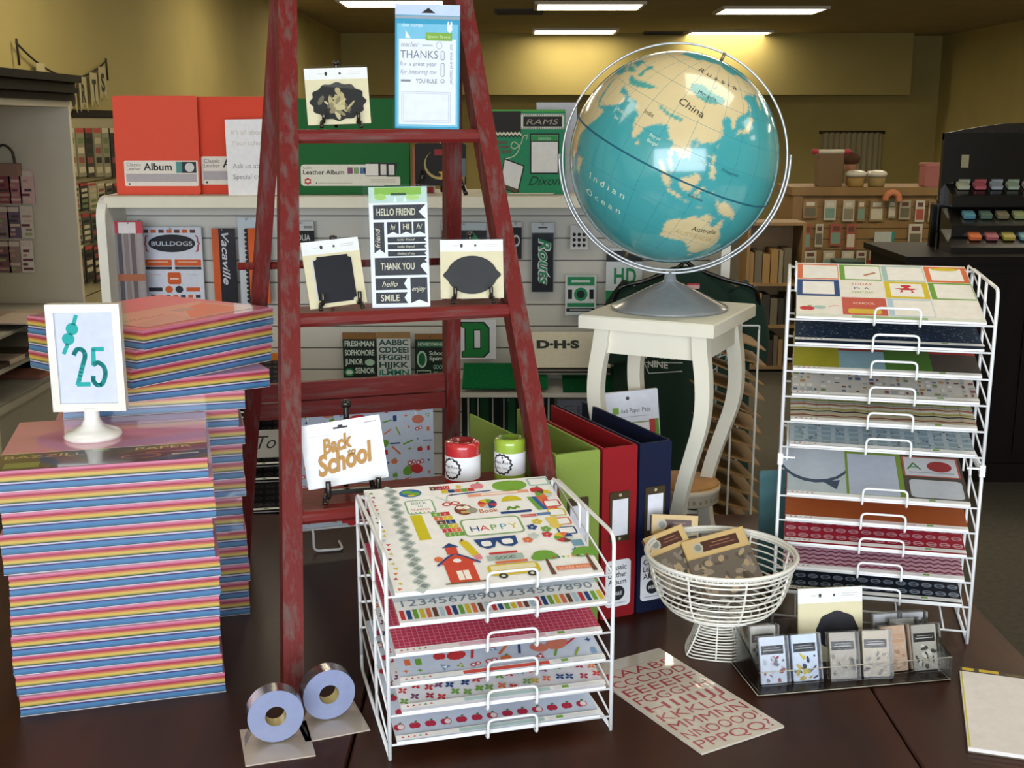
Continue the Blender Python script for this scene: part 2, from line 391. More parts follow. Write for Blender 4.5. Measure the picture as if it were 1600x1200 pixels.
# ------------------------------------------------------------------ packs of rainbow cardstock
BANDS = [(.09, '#e58aa8'), (.06, '#d85f86'), (.05, '#a82844'), (.06, '#c8484a'), (.07, '#dc8a52'), (.11, '#e3c25a'), (.05, '#c0a848'), (.06, '#335a2e'),
         (.07, '#d9d3ea'), (.07, '#3d3278'), (.15, '#4a88be'), (.09, '#3a78a8'), (.04, '#22404f'), (.03, '#e9e7ee')]
def cardpack(seed, h=.0325, w=.306, d=.302):
    m = MB(); r_ = random.Random(seed); z = h
    for k, (fr, c) in enumerate(BANDS):
        e = r_.uniform(-.0006, .0006); zz = z - h * fr
        m.box(-w / 2 - e, w / 2 + e, -d / 2 - e, d / 2 + e, max(zz, 0), z, tuple(v * .74 + .012 for v in lin(c)[:3])); z = zz
    return m
def pack(i, n, x, y, z, yaw, stack):
    pos = 'topmost' if i == 0 else ('bottom' if i == n - 1 else ORD[i] + ' from the top')
    lab = f'shrink-wrapped pack of rainbow cardstock, {pos} in the {stack} stack'
    return cardpack(i * 3 + n).build('cardstock_pack', 'film', None, (x, y, z), (0, 0, yaw), lab, 'paper pack', f'rainbow cardstock packs in the {stack} stack')
H_ = .0325
yaw = R(15.4); c0 = Vector((-.755, 1.66)) + .1565 * Vector((math.cos(yaw), math.sin(yaw))) + .152 * Vector((-math.sin(yaw), math.cos(yaw)))
for k in range(12):
    i = 11 - k
    topmost = pack(i, 12, c0.x + rnd.uniform(-.0035, .0035) - .0003 * k, c0.y + rnd.uniform(-.003, .003), k * H_, yaw + R(rnd.uniform(-1, 1)), 'front')
zt = 12 * H_
m = MB(); m.T = Matrix.Translation((0, 0, H_ + .0004)) @ Matrix.Rotation(R(-90), 4, 'X')      # label strip under the wrap
m.rect(-.153, -.150, .153, -.058, '#332a20'); m.rect(-.153, -.060, .153, -.057, '#d8cfa8')
m.rect(-.15, -.09, .04, -.062, '#3a2f22'); m.text('BAZZILL', -.145, -.087, .022, '#b9a878', 'l', fit=.115); m.text('PAPER', .045, -.082, .02, '#c0ae78', 'l', fit=.085)
m.rect(-.14, -.14, -.09, -.112, '#6f7f3a'); m.rect(-.02, -.072, .005, -.062, '#6f8f3a'); m.rect(.06, -.102, .15, -.097, '#9a6a40')
m.ell(.055, -.118, .03, .012, '#a8763c'); m.ell(.055, -.118, .026, .0095, '#2c2a26'); m.rect(.1, -.122, .14, -.115, '#c9bca0')
m.build('cover_label', 'film', topmost)
c1 = Vector((-.672, 2.155)); N_ = 17
for k in range(N_):
    i = N_ - 1 - k; yw = R(15 + rnd.uniform(-1.5, 1.5)); cx, cy = c1.x + rnd.uniform(-.005, .005), c1.y + rnd.uniform(-.004, .004)
    if k >= 14: yw = R([53, 55, 58][k - 14]); cx, cy = -.655 - .003 * (16 - k), 2.135
    if k == 13: yw = R(30); cx, cy = -.645, 2.14
    if k == 12: cx += .004
    topmost = pack(i, N_, cx, cy, k * H_, yw, 'rear')
m = MB(); m.T = Matrix.Translation((0, 0, H_ + .0004)) @ Matrix.Rotation(R(-90), 4, 'X')
m.rect(-.13, -.13, .13, .02, '#c9b8a8'); m.poly([(-.02, -.12), (.12, -.12), (.12, .0), (.05, -.03)], '#d4764a'); m.poly([(-.12, -.12), (-.02, -.12), (.0, -.05), (-.12, -.09)], '#b9b0a4')
m.text('Limited', -.11, -.06, .03, '#8a8078', 'l', shear=.3); m.rect(.02, -.05, .06, -.02, '#8fb0aa')
m.build('cover_label', 'film', topmost)

# ------------------------------------------------------------------ price sign
q = on(146, 682, zt)
t = thing('price_sign', 'white framed $25 price sign on a round pedestal foot, standing on the front paper stack', 'sign', (q.x, q.y, zt), (0, 0, R(4)))
MB().lathe([(.045, 0), (.0455, .004), (.042, .009), (.03, .013), (.018, .02), (.0125, .03), (.012, .042), (.013, .05)], '#f3f2ec').build('pedestal', 'gloss', t)
m = MB(); a, h0, h1 = .0575, .044, .218
for x0, x1, z0, z1 in ((-a, a, h0, h0 + .013), (-a, a, h1 - .013, h1), (-a, -a + .012, h0 + .013, h1 - .013), (a - .012, a, h0 + .013, h1 - .013)):
    m.hexa([(x0, -.009, z0), (x1, -.009, z0), (x1, .009, z0), (x0, .009, z0)], [(x0, -.009, z1), (x1, -.009, z1), (x1, .009, z1), (x0, .009, z1)], '#e3e1d8')
m.build('frame', 'gloss', t)
m = MB(); m.box(-a + .012, a - .012, -.004, .006, h0 + .013, h1 - .013, '#ccd3ee'); m.y0 = .0042
T_ = '#22a5a2'
for (x, z) in ((-.019, .178), (-.026, .162)): m.ell(x, z, .0098, .0098, T_)
m.line([(-.0115, .199), (-.016, .186), (-.022, .17), (-.028, .153), (-.0345, .139)], .0062, T_)
m.line(bez([(-.019, .137, 0), (-.014, .1445, 0), (-.006, .144, 0), (-.002, .135, 0), (-.007, .118, 0), (-.0165, .088, 0)], 6) and [(p.x, p.y) for p in bez([(-.019, .137, 0), (-.014, .1445, 0), (-.006, .144, 0), (-.002, .135, 0), (-.007, .118, 0), (-.0165, .088, 0)], 6)], .0072, T_)
m.line([(-.0165, .088), (.0015, .088)], .0072, T_)
m.line([(.0265, .145), (.0115, .145), (.0105, .12)], .0072, T_)
m.line([(p.x, p.y) for p in bez([(.0105, .12, 0), (.018, .123, 0), (.026, .116, 0), (.0275, .103, 0), (.022, .089, 0), (.014, .0865, 0), (.0085, .093, 0), (.0085, .1, 0)], 6)], .0072, T_)
m.build('price_card', 'print', t)

# ------------------------------------------------------------------ wire paper racks
RW, RD, RH = .333, .290, .308
def zlev(k): return .022 + .045 * k
W_ = '#eceef0'
def rack_unit(t, z0, feet=True):
    for x, s in ((0, 1), (RW, -1)):
        m = MB()
        m.tube(fillet([(x, 0, z0), (x, 0, z0 + RH), (x, RD, z0 + RH), (x, RD, z0 + .03)], .02), .0031, W_, 7)
        m.tube(fillet([(x, RD, z0 + .05), (x, RD, z0 + .004), (x, 0, z0 + .004)], .015), .0029, W_, 7)
        m.tube([(x, RD * .42, z0 + .004), (x, RD * .42, z0 + RH)], .0027, W_, 6)
        m.tube(fillet([(x + s * .012, RD * .93, z0 + RH - .02), (x + s * .012, RD * .93, z0 + RH + .008), (x + s * .012, RD * .42, z0 + RH + .008), (x + s * .012, RD * .42, z0 + RH - .03)], .012), .0022, W_, 6)
        m.tube([(x + s * .012, RD * .93, z0 + RH - .004), (x, RD, z0 + RH - .004)], .002, W_, 5)
        m.build('side_frame', 'wire', t)
    for k in range(6):
        z = z0 + zlev(k); m = MB()
        m.tube([(0, 0, z), (RW, 0, z)], .0018, W_, 6)
        m.tube([(0, RD, z + .055), (RW, RD, z + .055)], .0022, W_, 6)
        for u in (.0, .12, .42, .65, .88, 1.): m.tube([(RW * u, 0, z), (RW * u, RD, z + .055)], .0017, W_, 5)
        m.build('shelf', 'wire', t)
        m = MB(); a, b = RW * .425, RW * .645
        m.tube(fillet([(a, .004, z - .004), (a, -.012, z - .004), (a, -.012, z + .026), (b, -.012, z + .026), (b, -.012, z - .004), (b, .004, z - .004)], .009), .0021, W_, 7)
        m.build('front_stop', 'wire', t)
SL = math.atan(.055 / RD)
def sheet(rack, z0, k, name, label, draw, col='#f2f1ee', th=.004, dx=0., dy=0., cat='paper', tilt=0.):
    m = MB(); m.card(.305, .305, th, col)
    m.T = Matrix.Translation((-.1525, 0, 0)) @ Matrix.Diagonal((.305, 1, .305, 1)); draw(m); m.T = None
    z = z0 + zlev(k) + th + .0025
    ca, sa = math.cos(rack.rotation_euler.z), math.sin(rack.rotation_euler.z); lx_, ly_ = RW / 2 + dx, -.004 + dy
    loc = (rack.location.x + lx_ * ca - ly_ * sa, rack.location.y + lx_ * sa + ly_ * ca, rack.location.z + z)
    return m.build(name, 'print', None, loc, (-(math.pi / 2 - SL), 0, rack.rotation_euler.z + tilt), label, cat)

RED, NAVY, GRN, YEL, ORG, TEAL, PINK, DRED, BRN, LBL, GRY = '#c8383a', '#26467e', '#6fa23c', '#d8c02c', '#dd7446', '#a9c6c0', '#e08894', '#a82a3c', '#6b4636', '#b9cfdd', '#c3cfcb'
MIX = [RED, NAVY, GRN, YEL, ORG, BRN, LBL]
def d_top(m):
    r_ = random.Random(3)
    m.line([(.115 + (.035 if i % 2 else 0), i / 26) for i in range(27)], .045, GRY)
    for i in range(22): m.star(.03 + r_.uniform(-.008, .008), .03 + i * .044, .014, r_.choice(MIX), 3, .5, r_.uniform(0, 90))
    m.ell(.235, .925, .06, .045, '#2f6aa8'); m.ell(.22, .935, .03, .02, GRN); m.ell(.26, .915, .025, .02, GRN); m.ell(.235, .9, .02, .01, YEL)
    m.frame(.185, .70, .335, .845, .008, '#7fae84', r=.02); m.text('back', .26, .80, .05, '#6b8f8c', fit=.08); m.text('to', .26, .77, .03, '#6b8f8c'); m.text('SCHOOL', .26, .735, .03, RED, fit=.1)
    for i in range(6): m.star(.205 + i * .022, .715, .008, MIX[i], 4)
    m.poly([(.195, .44), (.255, .44), (.25, .69), (.19, .69)], '#cfc11e')
    for i, (a, b) in enumerate(((GRN, RED), (ORG, YEL), (BRN, NAVY), (GRN, YEL), (RED, ORG), (GRN, GRN))):
        z = .66 - i * .042; m.rect(.30 + .006 * i, z, .345 + .006 * i, z + .038, a); m.rect(.348 + .006 * i, z, .395 + .006 * i, z + .038, b)
        m.text(str((i * 3) % 10), .322 + .006 * i, z + .008, .03, '#f4f0e0'); m.text(str((i * 5 + 2) % 10), .37 + .006 * i, z + .008, .03, '#f4f0e0')
    for i, (c, ch) in enumerate(((BRN, 'Y'), (DRED, 'o'), (RED, 'U'))): m.rect(.345 + i * .036, .935, .379 + i * .036, .975, c); m.text(ch, .362 + i * .036, .945, .03, '#f4efe0')
    for i, c in enumerate((YEL, NAVY, ORG, GRN, RED)): m.rect(.40 + i * .036, .895, .434 + i * .036, .93, c)
    m.star(.50, .955, .022, YEL); m.apple(.60, .945, .035, PINK); m.ell(.775, .92, .085, .06, '#6f9f34'); m.ell(.735, .925, .055, .05, '#7cab3f'); m.ell(.815, .925, .055, .05, '#7cab3f')
    m.frame(.88, .90, 1.0, .985, .012, '#a9c6be', r=.01)
    m.line([(.44, .87), (.66, .885)], .010, NAVY); m.poly([(.42, .865), (.45, .862), (.45, .88)], BRN)
    m.poly([(.52, .83), (.86, .835), (.86, .865), (.52, .86), (.535, .845)], '#e9a182'); m.rect(.6, .838, .8, .858, '#f3e3d6'); m.apple(.905, .85, .034, RED)
    m.line([(.36, .86), (.43, .79)], .008, GRY); m.line([(.42, .86), (.40, .79)], .008, GRY); m.ell(.40, .775, .025, .02, RED); m.ell(.40, .775, .014, .011, '#f2f1ee'); m.ell(.445, .78, .025, .02, RED); m.ell(.445, .78, .014, .011, '#f2f1ee')
    m.ell(.475, .705, .05, .055, '#7c3f30'); m.ell(.515, .69, .03, .03, '#9a9a8c'); m.ell(.458, .725, .018, .018, '#f2ead8'); m.ell(.492, .725, .018, .018, '#f2ead8'); m.rect(.455, .665, .50, .69, '#c9b06a'); m.star(.475, .705, .012, ORG, 3)
    m.pie(.61, .745, .05, (NAVY, GRN, YEL, RED, ORG, GRY, NAVY, RED)); m.ell(.745, .755, .055, .055, '#cfc02a', 0, 180, 14)
    m.text('Book', .60, .655, .055, '#c77a52', bold=.01, fit=.1); m.line([(.70, .665), (.715, .69), (.735, .67), (.755, .69), (.765, .68)], .016, GRN); m.rect(.655, .625, .82, .648, NAVY)
    for i, c in enumerate((GRN, '#2f5f9e', ORG, '#dd5f3c')): m.poly([(.855 + i * .028, .635), (.88 + i * .028, .635), (.855 + i * .024, .78), (.832 + i * .024, .78)], c)
    for i, c in enumerate((RED, YEL, ORG, NAVY)): z = .655 - i * .095; m.frame(.90 - .002 * i, z, 1.04 - .05, z + .075, .009, c, r=.014)
    m.frame(.425, .43, .735, .60, .010, '#86a86a', r=.03)
    for i, (ch, c) in enumerate(zip('HAPPY', (NAVY, RED, GRN, '#3a8fae', YEL))): m.text(ch, .485 + i * .05, .475, .075, c)
    m.rect(.75, .575, .83, .60, RED); m.rect(.835, .58, .91, .605, '#5f7fb0'); m.text('SCHOOL', .79, .58, .018, '#f4efe0', fit=.07)
    for x, z, c in ((.815, .52, YEL), (.775, .47, NAVY), (.84, .44, GRN), (.76, .385, GRY), (.83, .385, RED), (.72, .35, ORG)):
        for a in range(5): m.ell(x + .017 * math.cos(a * 1.256), z + .017 * math.sin(a * 1.256), .012, .012, c, n=6)
    m.poly([(.865, .55), (.925, .55), (.92, .47), (.94, .47), (.9, .43), (.86, .47), (.875, .47)], '#e3c85c')
    m.poly([(.455, .395), (.67, .405), (.665, .33), (.63, .305), (.585, .32), (.565, .37), (.545, .315), (.505, .30), (.47, .33)], NAVY)
    m.rect(.485, .325, .535, .375, '#f2f1ee', .015); m.rect(.59, .33, .645, .38, '#f2f1ee', .015)
    m.pie(.905, .345, .048, (NAVY, ORG, YEL, GRN, RED, BRN, GRY)); m.pie(.93, .80, .045, (YEL, BRN, GRN, ORG, GRY)); m.star(.93, .22, .028, '#2f5f9e'); m.rect(.99 - .06, .255, .985, .31, '#6d9bb0')
    m.rect(.50, .245, .64, .262, RED); m.rect(.48, .19, .66, .235, '#a9bcb2'); m.text('GOOD', .57, .197, .036, '#41504c', bold=.01, fit=.1); m.rect(.51, .16, .67, .178, ORG)
    m.poly([(.38, .38), (.405, .40), (.425, .38), (.455, .25), (.42, .24)], YEL); m.poly([(.422, .25), (.456, .26), (.462, .22), (.428, .21)], PINK); m.poly([(.38, .38), (.405, .40), (.40, .42)], BRN)
    m.rect(.265, .03, .405, .20, '#cf4a34'); m.poly([(.235, .195), (.435, .195), (.38, .255), (.335, .29), (.29, .255)], '#cf4a34'); m.line([(.235, .19), (.29, .25), (.335, .285), (.38, .25), (.44, .19)], .012, NAVY)
    m.rect(.30, .28, .355, .345, '#cf4a34'); m.poly([(.285, .345), (.37, .345), (.328, .385)], NAVY); m.ell(.335, .22, .02, .018, '#f2f1ee'); m.rect(.31, .05, .37, .13, '#f5efe2'); m.line([(.34, .05), (.34, .13)], .004, RED)
    m.rect(.24, .022, .44, .032, '#6b5a3c'); m.ell(.25, .245, .022, .022, ORG)
    m.rect(.46, .055, .71, .15, '#d6bf26', .025); m.rect(.475, .10, .695, .14, '#efe7c0'); m.ell(.52, .05, .022, .022, '#3c3a36'); m.ell(.66, .05, .022, .022, '#3c3a36'); m.ell(.52, .05, .01, .01, '#d8d8d0'); m.ell(.66, .05, .01, .01, '#d8d8d0')
    for x in (.76, .965): m.poly([(x - .012, .02), (x + .012, .02), (x + .006, .16), (x - .006, .16)], BRN); m.ell(x, .20, .055, .04, '#6fa23c'); m.ell(x - .03, .18, .04, .03, '#6fa23c'); m.ell(x + .032, .18, .036, .028, '#6fa23c')
    for i in range(8): m.star(.80 + i * .024, .165, .011, MIX[i % 7], 3, .5, -90)
    m.rect(.785, .05, .955, .085, '#dd7d56'); m.text('SCHOOL ROCKS', .87, .055, .026, '#f6e8d8', fit=.15)
def strip(m, c='#f4f3f0', w=1.):
    m.rect(0, 0, 1, .035, '#f7f6f4')
    for i in range(5): m.star(.03 + i * .028, .018, .009, [RED, RED, PINK, GRN, RED][i], 3)
    if c != '#f4f3f0': m.rect(.30, .004, .72, .03, c)
    m.rect(.74, .006, .98, .026, '#ececec'); m.rect(.78, .01, .815, .03, '#7fae54')
def d_numbers(m):
    m.rect(0, .17, 1, 1, '#c9d3da'); cs = [GRN, RED, '#3f6f4c', BRN]
    for i, c in enumerate(cs): m.rect(.1 + .22 * i, .24, .30 + .22 * i, 1, c)
    m.rect(.62, .23, 1, 1, '#57503f'); m.ell(.10, .30, .085, .07, '#b9485c'); m.ell(.10, .30, .068, .055, '#d3dbe0'); m.rect(.2, .24, .33, .36, '#3f7a4c'); m.rect(.2, .235, .33, .255, NAVY)
    r_ = random.Random(5)
    for i in range(70): m.ell(r_.uniform(.64, .98), r_.uniform(.26, .6), .005, .005, '#9a8f6a', n=5)
    m.text('12345678901234567890', .5, .125, .075, '#7f8f98', fit=.94)
    for i in range(32): m.rect(.01 + i * .031, .02, .01 + i * .031 + .021, .095, MIX[i % 7])
def d_redgrid(m):
    m.rect(0, 0, 1, 1, '#b93a55')
    for i in range(40): m.rect(i / 40, .04, i / 40 + .004, 1, '#cf7f90')
    for i in range(40): m.rect(0, i / 40, 1, i / 40 + .004, '#cf7f90')
    strip(m, '#e9c4d4')
def icons(m, seed, n=110, s=1., z0=.04):
    r_ = random.Random(seed); g = int(math.sqrt(n))
    for a in range(g):
        for b in range(g):
            x = (a + .5 + r_.uniform(-.25, .25)) / g; z = z0 + (1 - z0) * (b + .5 + r_.uniform(-.25, .25)) / g; k = r_.random(); c = r_.choice([RED, GRN, NAVY, ORG, '#9aa83a', '#7f9fc0']); q = s * r_.uniform(.8, 1.2)
            x = min(max(x, .04), .96); z = min(max(z, z0 + .03), .96)
            if k < .18: m.apple(x, z, .022 * q, r_.choice([RED, GRN, ORG]))
            elif k < .28: m.ell(x, z, .05 * q, .036 * q, r_.choice([GRN, '#d07a62', RED]), rot=r_.uniform(-40, 40), n=12)
            elif k < .45: a0 = r_.uniform(0, 180); dx, dz = .035 * q * math.cos(a0), .035 * q * math.sin(a0); m.line([(x - dx, z - dz), (x + dx, z + dz)], .011 * q, c)
            elif k < .58: m.star(x, z, .022 * q, c, 3, .5, r_.uniform(0, 90)); m.star(x, z, .011 * q, '#e6ebf2', 3, .5, r_.uniform(0, 90))
            elif k < .72: m.ell(x, z, .016 * q, .016 * q, RED, n=8); m.ell(x, z, .009 * q, .009 * q, '#e6ebf2', n=8); m.ell(x + .026 * q, z + .008, .014 * q, .014 * q, RED, n=8); m.ell(x + .026 * q, z + .008, .008 * q, .008 * q, '#e6ebf2', n=8)
            elif k < .84: m.rect(x - .012 * q, z - .02 * q, x + .012 * q, z + .02 * q, c, .005)
            else: m.star(x, z, .015 * q, c, 4, .4)
def d_icons(m): m.rect(0, 0, 1, 1, '#c9d3e2'); icons(m, 11, 150, 1.15); strip(m, '#d8584e')
def d_flowers(m):
    m.rect(0, 0, 1, 1, '#e4e4ea'); r_ = random.Random(4)
    for a in range(17):
        for b in range(12):
            x, z = (a + .5 + r_.uniform(-.2, .2)) / 17, .05 + .95 * (b + .5 + r_.uniform(-.2, .2)) / 12; c = r_.choice([RED, DRED, NAVY, GRN, ORG, '#c9a83a', '#7a4a6a'])
            for k in range(4): m.ell(x + .014 * math.cos(k * 1.57 + .5), z + .014 * math.sin(k * 1.57 + .5), .012, .008, c, n=6, rot=R(0) + k * 90 + 28)
    strip(m, '#b9d2cf')
def d_apples(m):
    m.rect(0, 0, 1, 1, '#c7d2e2')
    for b in range(8):
        for a in range(13):
            x = (a + .35 + .35 * (b % 2)) / 13.2; z = .10 + b * .11
            m.apple(x, z, .026, '#b8304a', '#4f7a3c')
            if (a + b) % 3 == 0: m.ell(x + .008, z, .016, .018, '#e8dfe0', n=8)
    strip(m, '#b9d2cf')
frack = thing('paper_rack', 'low white wire paper rack with six sloping shelves at the front of the table', 'paper rack', (-.174, 1.535, 0), (0, 0, math.atan2(.086, .322)))
rack_unit(frack, 0)
for k, (nm, lab, fn, dx) in enumerate((
        ('patterned_paper', 'pale blue paper printed with red apples on the bottom shelf of the front rack', d_apples, -.004),
        ('patterned_paper', 'white paper with tiny coloured flowers, second shelf from the bottom of the front rack', d_flowers, .004),
        ('patterned_paper', 'pale blue paper with school icons, third shelf from the bottom of the front rack', d_icons, .003),
        ('patterned_paper', 'sheet of raspberry red grid paper in the front rack', d_redgrid, -.003),
        ('patterned_paper', 'sheet of paper with a number line and coloured book spines in the front rack', d_numbers, .004),
        ('sticker_sheet', 'sheet of school stickers with red schoolhouse and HAPPY label on top of the front rack', d_top, -.002))):
    sheet(frack, 0, k, nm, lab, fn, dx=dx, cat='paper' if k < 5 else 'sticker sheet')

# right rack: two stacked units
def d_cards(m):
    m.rect(0, 0, 1, 1, '#e9e5dc'); G_ = [(RED, '#f1ece4'), (NAVY, '#f1ece4'), ('#eee8dc', '#f3efe6')]
    spec = [[(ORG, 1), (GRN, 1), (TEAL, 1), (ORG, 2)], [(NAVY, 2), ('#eee8dc', 0), (YEL, 2), (GRN, 1)], [('#eee8dc', 0), ('#c85a4c', 3), (LBL, 1), ('#f0ebe2', 0)]]
    for r_ in range(3):
        for c in range(4):
            x0, z0 = c * .25 + .004, .99 - (r_ + 1) * .315; col, k = spec[r_][c]
            m.rect(x0, z0, x0 + .242, z0 + .305, col)
            if k == 1: m.rect(x0 + .03, z0 + .02, x0 + .238, z0 + .28, '#f1ede4')
            if k == 2: m.rect(x0 + .03, z0 + .035, x0 + .212, z0 + .27, '#f3efe8')
            if k == 3: m.rect(x0 + .03, z0 + .03, x0 + .21, z0 + .11, '#d9b83c', .02); m.text('SCHOOL', x0 + .12, z0 + .19, .05, '#f0d8c8', fit=.12)
    m.star(.625, .52, .07, RED); m.ell(.625, .585, .03, .025, RED); m.rect(.6, .48, .65, .51, '#f3efe8')
    for i in range(3): m.text(('TODAY', 'IS A', 'GREAT DAY')[i], .375, .58 - i * .075, .05, MIX[i], fit=.12 - .03 * (i == 1))
    m.apple(.06, .14, .04, RED); m.ell(.13, .16, .035, .03, TEAL); m.poly([(.40, .76), (.47, .82), (.46, .84), (.39, .78)], '#b9764c'); m.ell(.875, .93, .08, .03, YEL)
    m.line([(.18, .17), (.21, .2), (.235, .19)], .008, PINK); m.rect(0, 0, 1, .05, '#dfe3d4'); m.rect(.3, .0, .7, .04, '#9fb98a')
def d_navy(m):
    m.rect(0, 0, 1, 1, '#22344c'); r_ = random.Random(8)
    for i in range(900): m.ell(r_.uniform(.01, .99), r_.uniform(.05, .99), r_.uniform(.004, .011), .005, r_.choice(['#5f7f9c', '#8aa0b4', '#3d5a78', '#6f8f8a']), n=5, rot=r_.uniform(0, 180))
    strip(m)
def d_blocks(m):
    for i, (a, b) in enumerate((('#a8a02c', '#a8a02c'), ('#a03c34', '#8fb0c0'), ('#4f7a34', '#4f7a34'), ('#b83c3c', '#4c4440'))):
        m.rect(i * .25, .03, i * .25 + .25, .35, b); m.rect(i * .25, .30, i * .25 + .25, 1, a)
    strip(m)
def d_bits(m):
    m.rect(0, 0, 1, 1, '#c8c4bc'); r_ = random.Random(12)
    for a in range(26):
        for b in range(16):
            if r_.random() < .75: x, z = (a + .15) / 26, .06 + b * .058; m.rect(x, z, x + r_.uniform(.01, .03), z + r_.uniform(.015, .04), r_.choice(['#7a4a4c', '#5a6a8c', '#6f8a5a', '#b08a5a', '#a0a8b0', '#e0ddd6']))
    strip(m)
def d_zig(m):
    m.rect(0, 0, 1, 1, '#b9b29a'); cs = ['#8a4a44', '#c0b49a', '#3c3a3c', '#a8a04a', '#d8d2c4', '#9a5048', '#8a9a96', '#7a8a3c']
    for i in range(30): m.line([(j / 14, .06 + i * .031 + (.014 if j % 2 else 0)) for j in range(15)], .016, cs[i % 8])
    strip(m)
def d_plaid(m):
    m.rect(0, 0, 1, 1, '#8fa3ad'); r_ = random.Random(9)
    for i in range(13): m.rect(i / 13, 0, i / 13 + .025, 1, '#b3bfc4')
    for i in range(16): m.rect(0, i / 16, 1, i / 16 + .02, '#aab8be')
    for i in range(120): m.rect(*(lambda x, z: (x, z, x + .012, z + .014))(r_.uniform(.01, .97), r_.uniform(.05, .95)), r_.choice(['#7a5a5a', '#6a7a5a', '#5a6a8a']))
    strip(m)
def d_labels(m):
    m.rect(0, 0, 1, 1, '#c3cfd4'); m.rect(.27, .78, .67, 1, '#b8443c'); m.rect(.29, .80, .65, .98, '#d6cdbc'); m.rect(.68, .78, 1, 1, '#d8d2c4'); m.ell(.83, .88, .05, .04, GRN); m.ell(.91, .86, .045, .03, BRN)
    m.rect(.50, .60, 1, .78, '#a8a02c'); m.poly([(.36, .6), (.49, .6), (.46, .78), (.36, .78)], '#dfe3e6'); m.poly([(.39, .66), (.46, .66), (.425, .73)], RED)
    m.ell(.16, .46, .21, .31, '#3c5068'); m.ell(.16, .48, .205, .29, '#c9d3e0'); m.poly([(.2, .17), (.3, .2), (.28, .08)], '#3c5068'); m.ell(.1, .70, .035, .03, RED); m.ell(.1, .70, .02, .017, '#c9d3e0'); m.ell(.15, .70, .03, .025, RED); m.ell(.15, .70, .018, .014, '#c9d3e0'); m.star(.21, .70, .03, GRN, 4); m.rect(.255, .67, .29, .72, '#b98a4c')
    m.rect(.335, .02, .66, .60, '#7fa03c'); m.rect(.35, .04, .63, .56, '#c6d0e4')
    m.rect(.66, .02, 1, .60, '#4c4640'); m.frame(.665, .31, .985, .57, .012, '#b8584c', '#d6dae4'); m.text('A', .73, .40, .13, '#4f8a4c'); m.ell(.875, .45, .07, .07, '#a8343a'); m.line([(.70, .365), (.95, .365)], .01, '#9aa4a8'); m.rect(.69, .05, .98, .27, '#c9cfd8', .03)
    strip(m)
def d_rust(m): m.rect(0, 0, 1, 1, '#a8582c'); strip(m, '#e6d3d8')
def medal(m, base, fg, n, b):
    m.rect(0, 0, 1, 1, base)
    for r_ in range(b):
        for c in range(n):
            x, z = (c + .5) / n, .05 + (r_ + .5) * .95 / b
            m.ell(x, z, .42 / n, .30 / b, fg, n=12); m.ell(x, z, .30 / n, .19 / b, base, n=10); m.line([(x - .25 / n, z), (x + .25 / n, z)], .12 / b, fg)
    strip(m)
def d_redmedal(m): medal(m, '#a8283a', '#d0a0aa', 14, 12)
def d_pinkzig(m):
    m.rect(0, 0, 1, 1, '#c9a0ae')
    for i in range(22): m.line([(j / 40, .05 + i * .045 + (.016 if j % 2 else 0)) for j in range(41)], .015, '#8a4a5c')
    strip(m)
def d_black(m): medal(m, '#1c2430', '#8f99a8', 14, 12)
vec = Vector((.311, -.072)); rrack = thing('paper_rack', 'tall white wire paper rack of two stacked units at the right of the table', 'paper rack', (.470, 1.996, 0), (0, 0, math.atan2(vec.y, vec.x)))
rack_unit(rrack, 0); rack_unit(rrack, .314)
for x in (0, RW):
    m = MB(); m.box(x - .0045, x + .0045, -.0045, .0045, .304, .324, W_); m.box(x - .004, x + .025 * (1 if x == 0 else -1), -.002, .002, .316, .319, W_); m.build('stacking_clip', 'wire', rrack)
for z0, k, lab, fn in ((.314, 5, 'sheet of cut-apart journaling cards on the top shelf of the tall rack', d_cards), (.314, 4, 'sheet of dark navy flecked paper, second from the top of the tall rack', d_navy),
        (.314, 3, 'sheet with yellow, red and green colour blocks in the tall rack', d_blocks), (.314, 2, 'pale sheet with rows of tiny coloured shapes, above the wavy striped one', d_bits),
        (.314, 1, 'sheet with thin wavy multicoloured stripes in the tall rack', d_zig), (.314, 0, 'grey-blue plaid sheet, above the joint of the tall rack', d_plaid),
        (0, 5, 'sheet with a large speech bubble and letter A card in the tall rack', d_labels), (0, 4, 'plain rust brown sheet in the tall rack', d_rust),
        (0, 3, 'red sheet with rows of pale medallions in the tall rack', d_redmedal), (0, 2, 'dusty pink zigzag sheet in the tall rack', d_pinkzig), (0, 1, 'black sheet with rows of white medallions in the tall rack', d_black)):
    sheet(rrack, z0, k, 'patterned_paper', lab, fn)
q = at(1210, 842, 2.26)
m = MB(); m.card(.06, .10, .004, '#5f8f96', .003); m.build('teal_folder', 'print', None, (q.x - .002, 2.26, 0), (R(-3), 0, R(8)), 'plain teal card standing behind the left post of the tall rack', 'card')
for o_ in bpy.data.objects:
    if o_.name == 'teal_folder': o_.scale = (1, 1, 2.1)

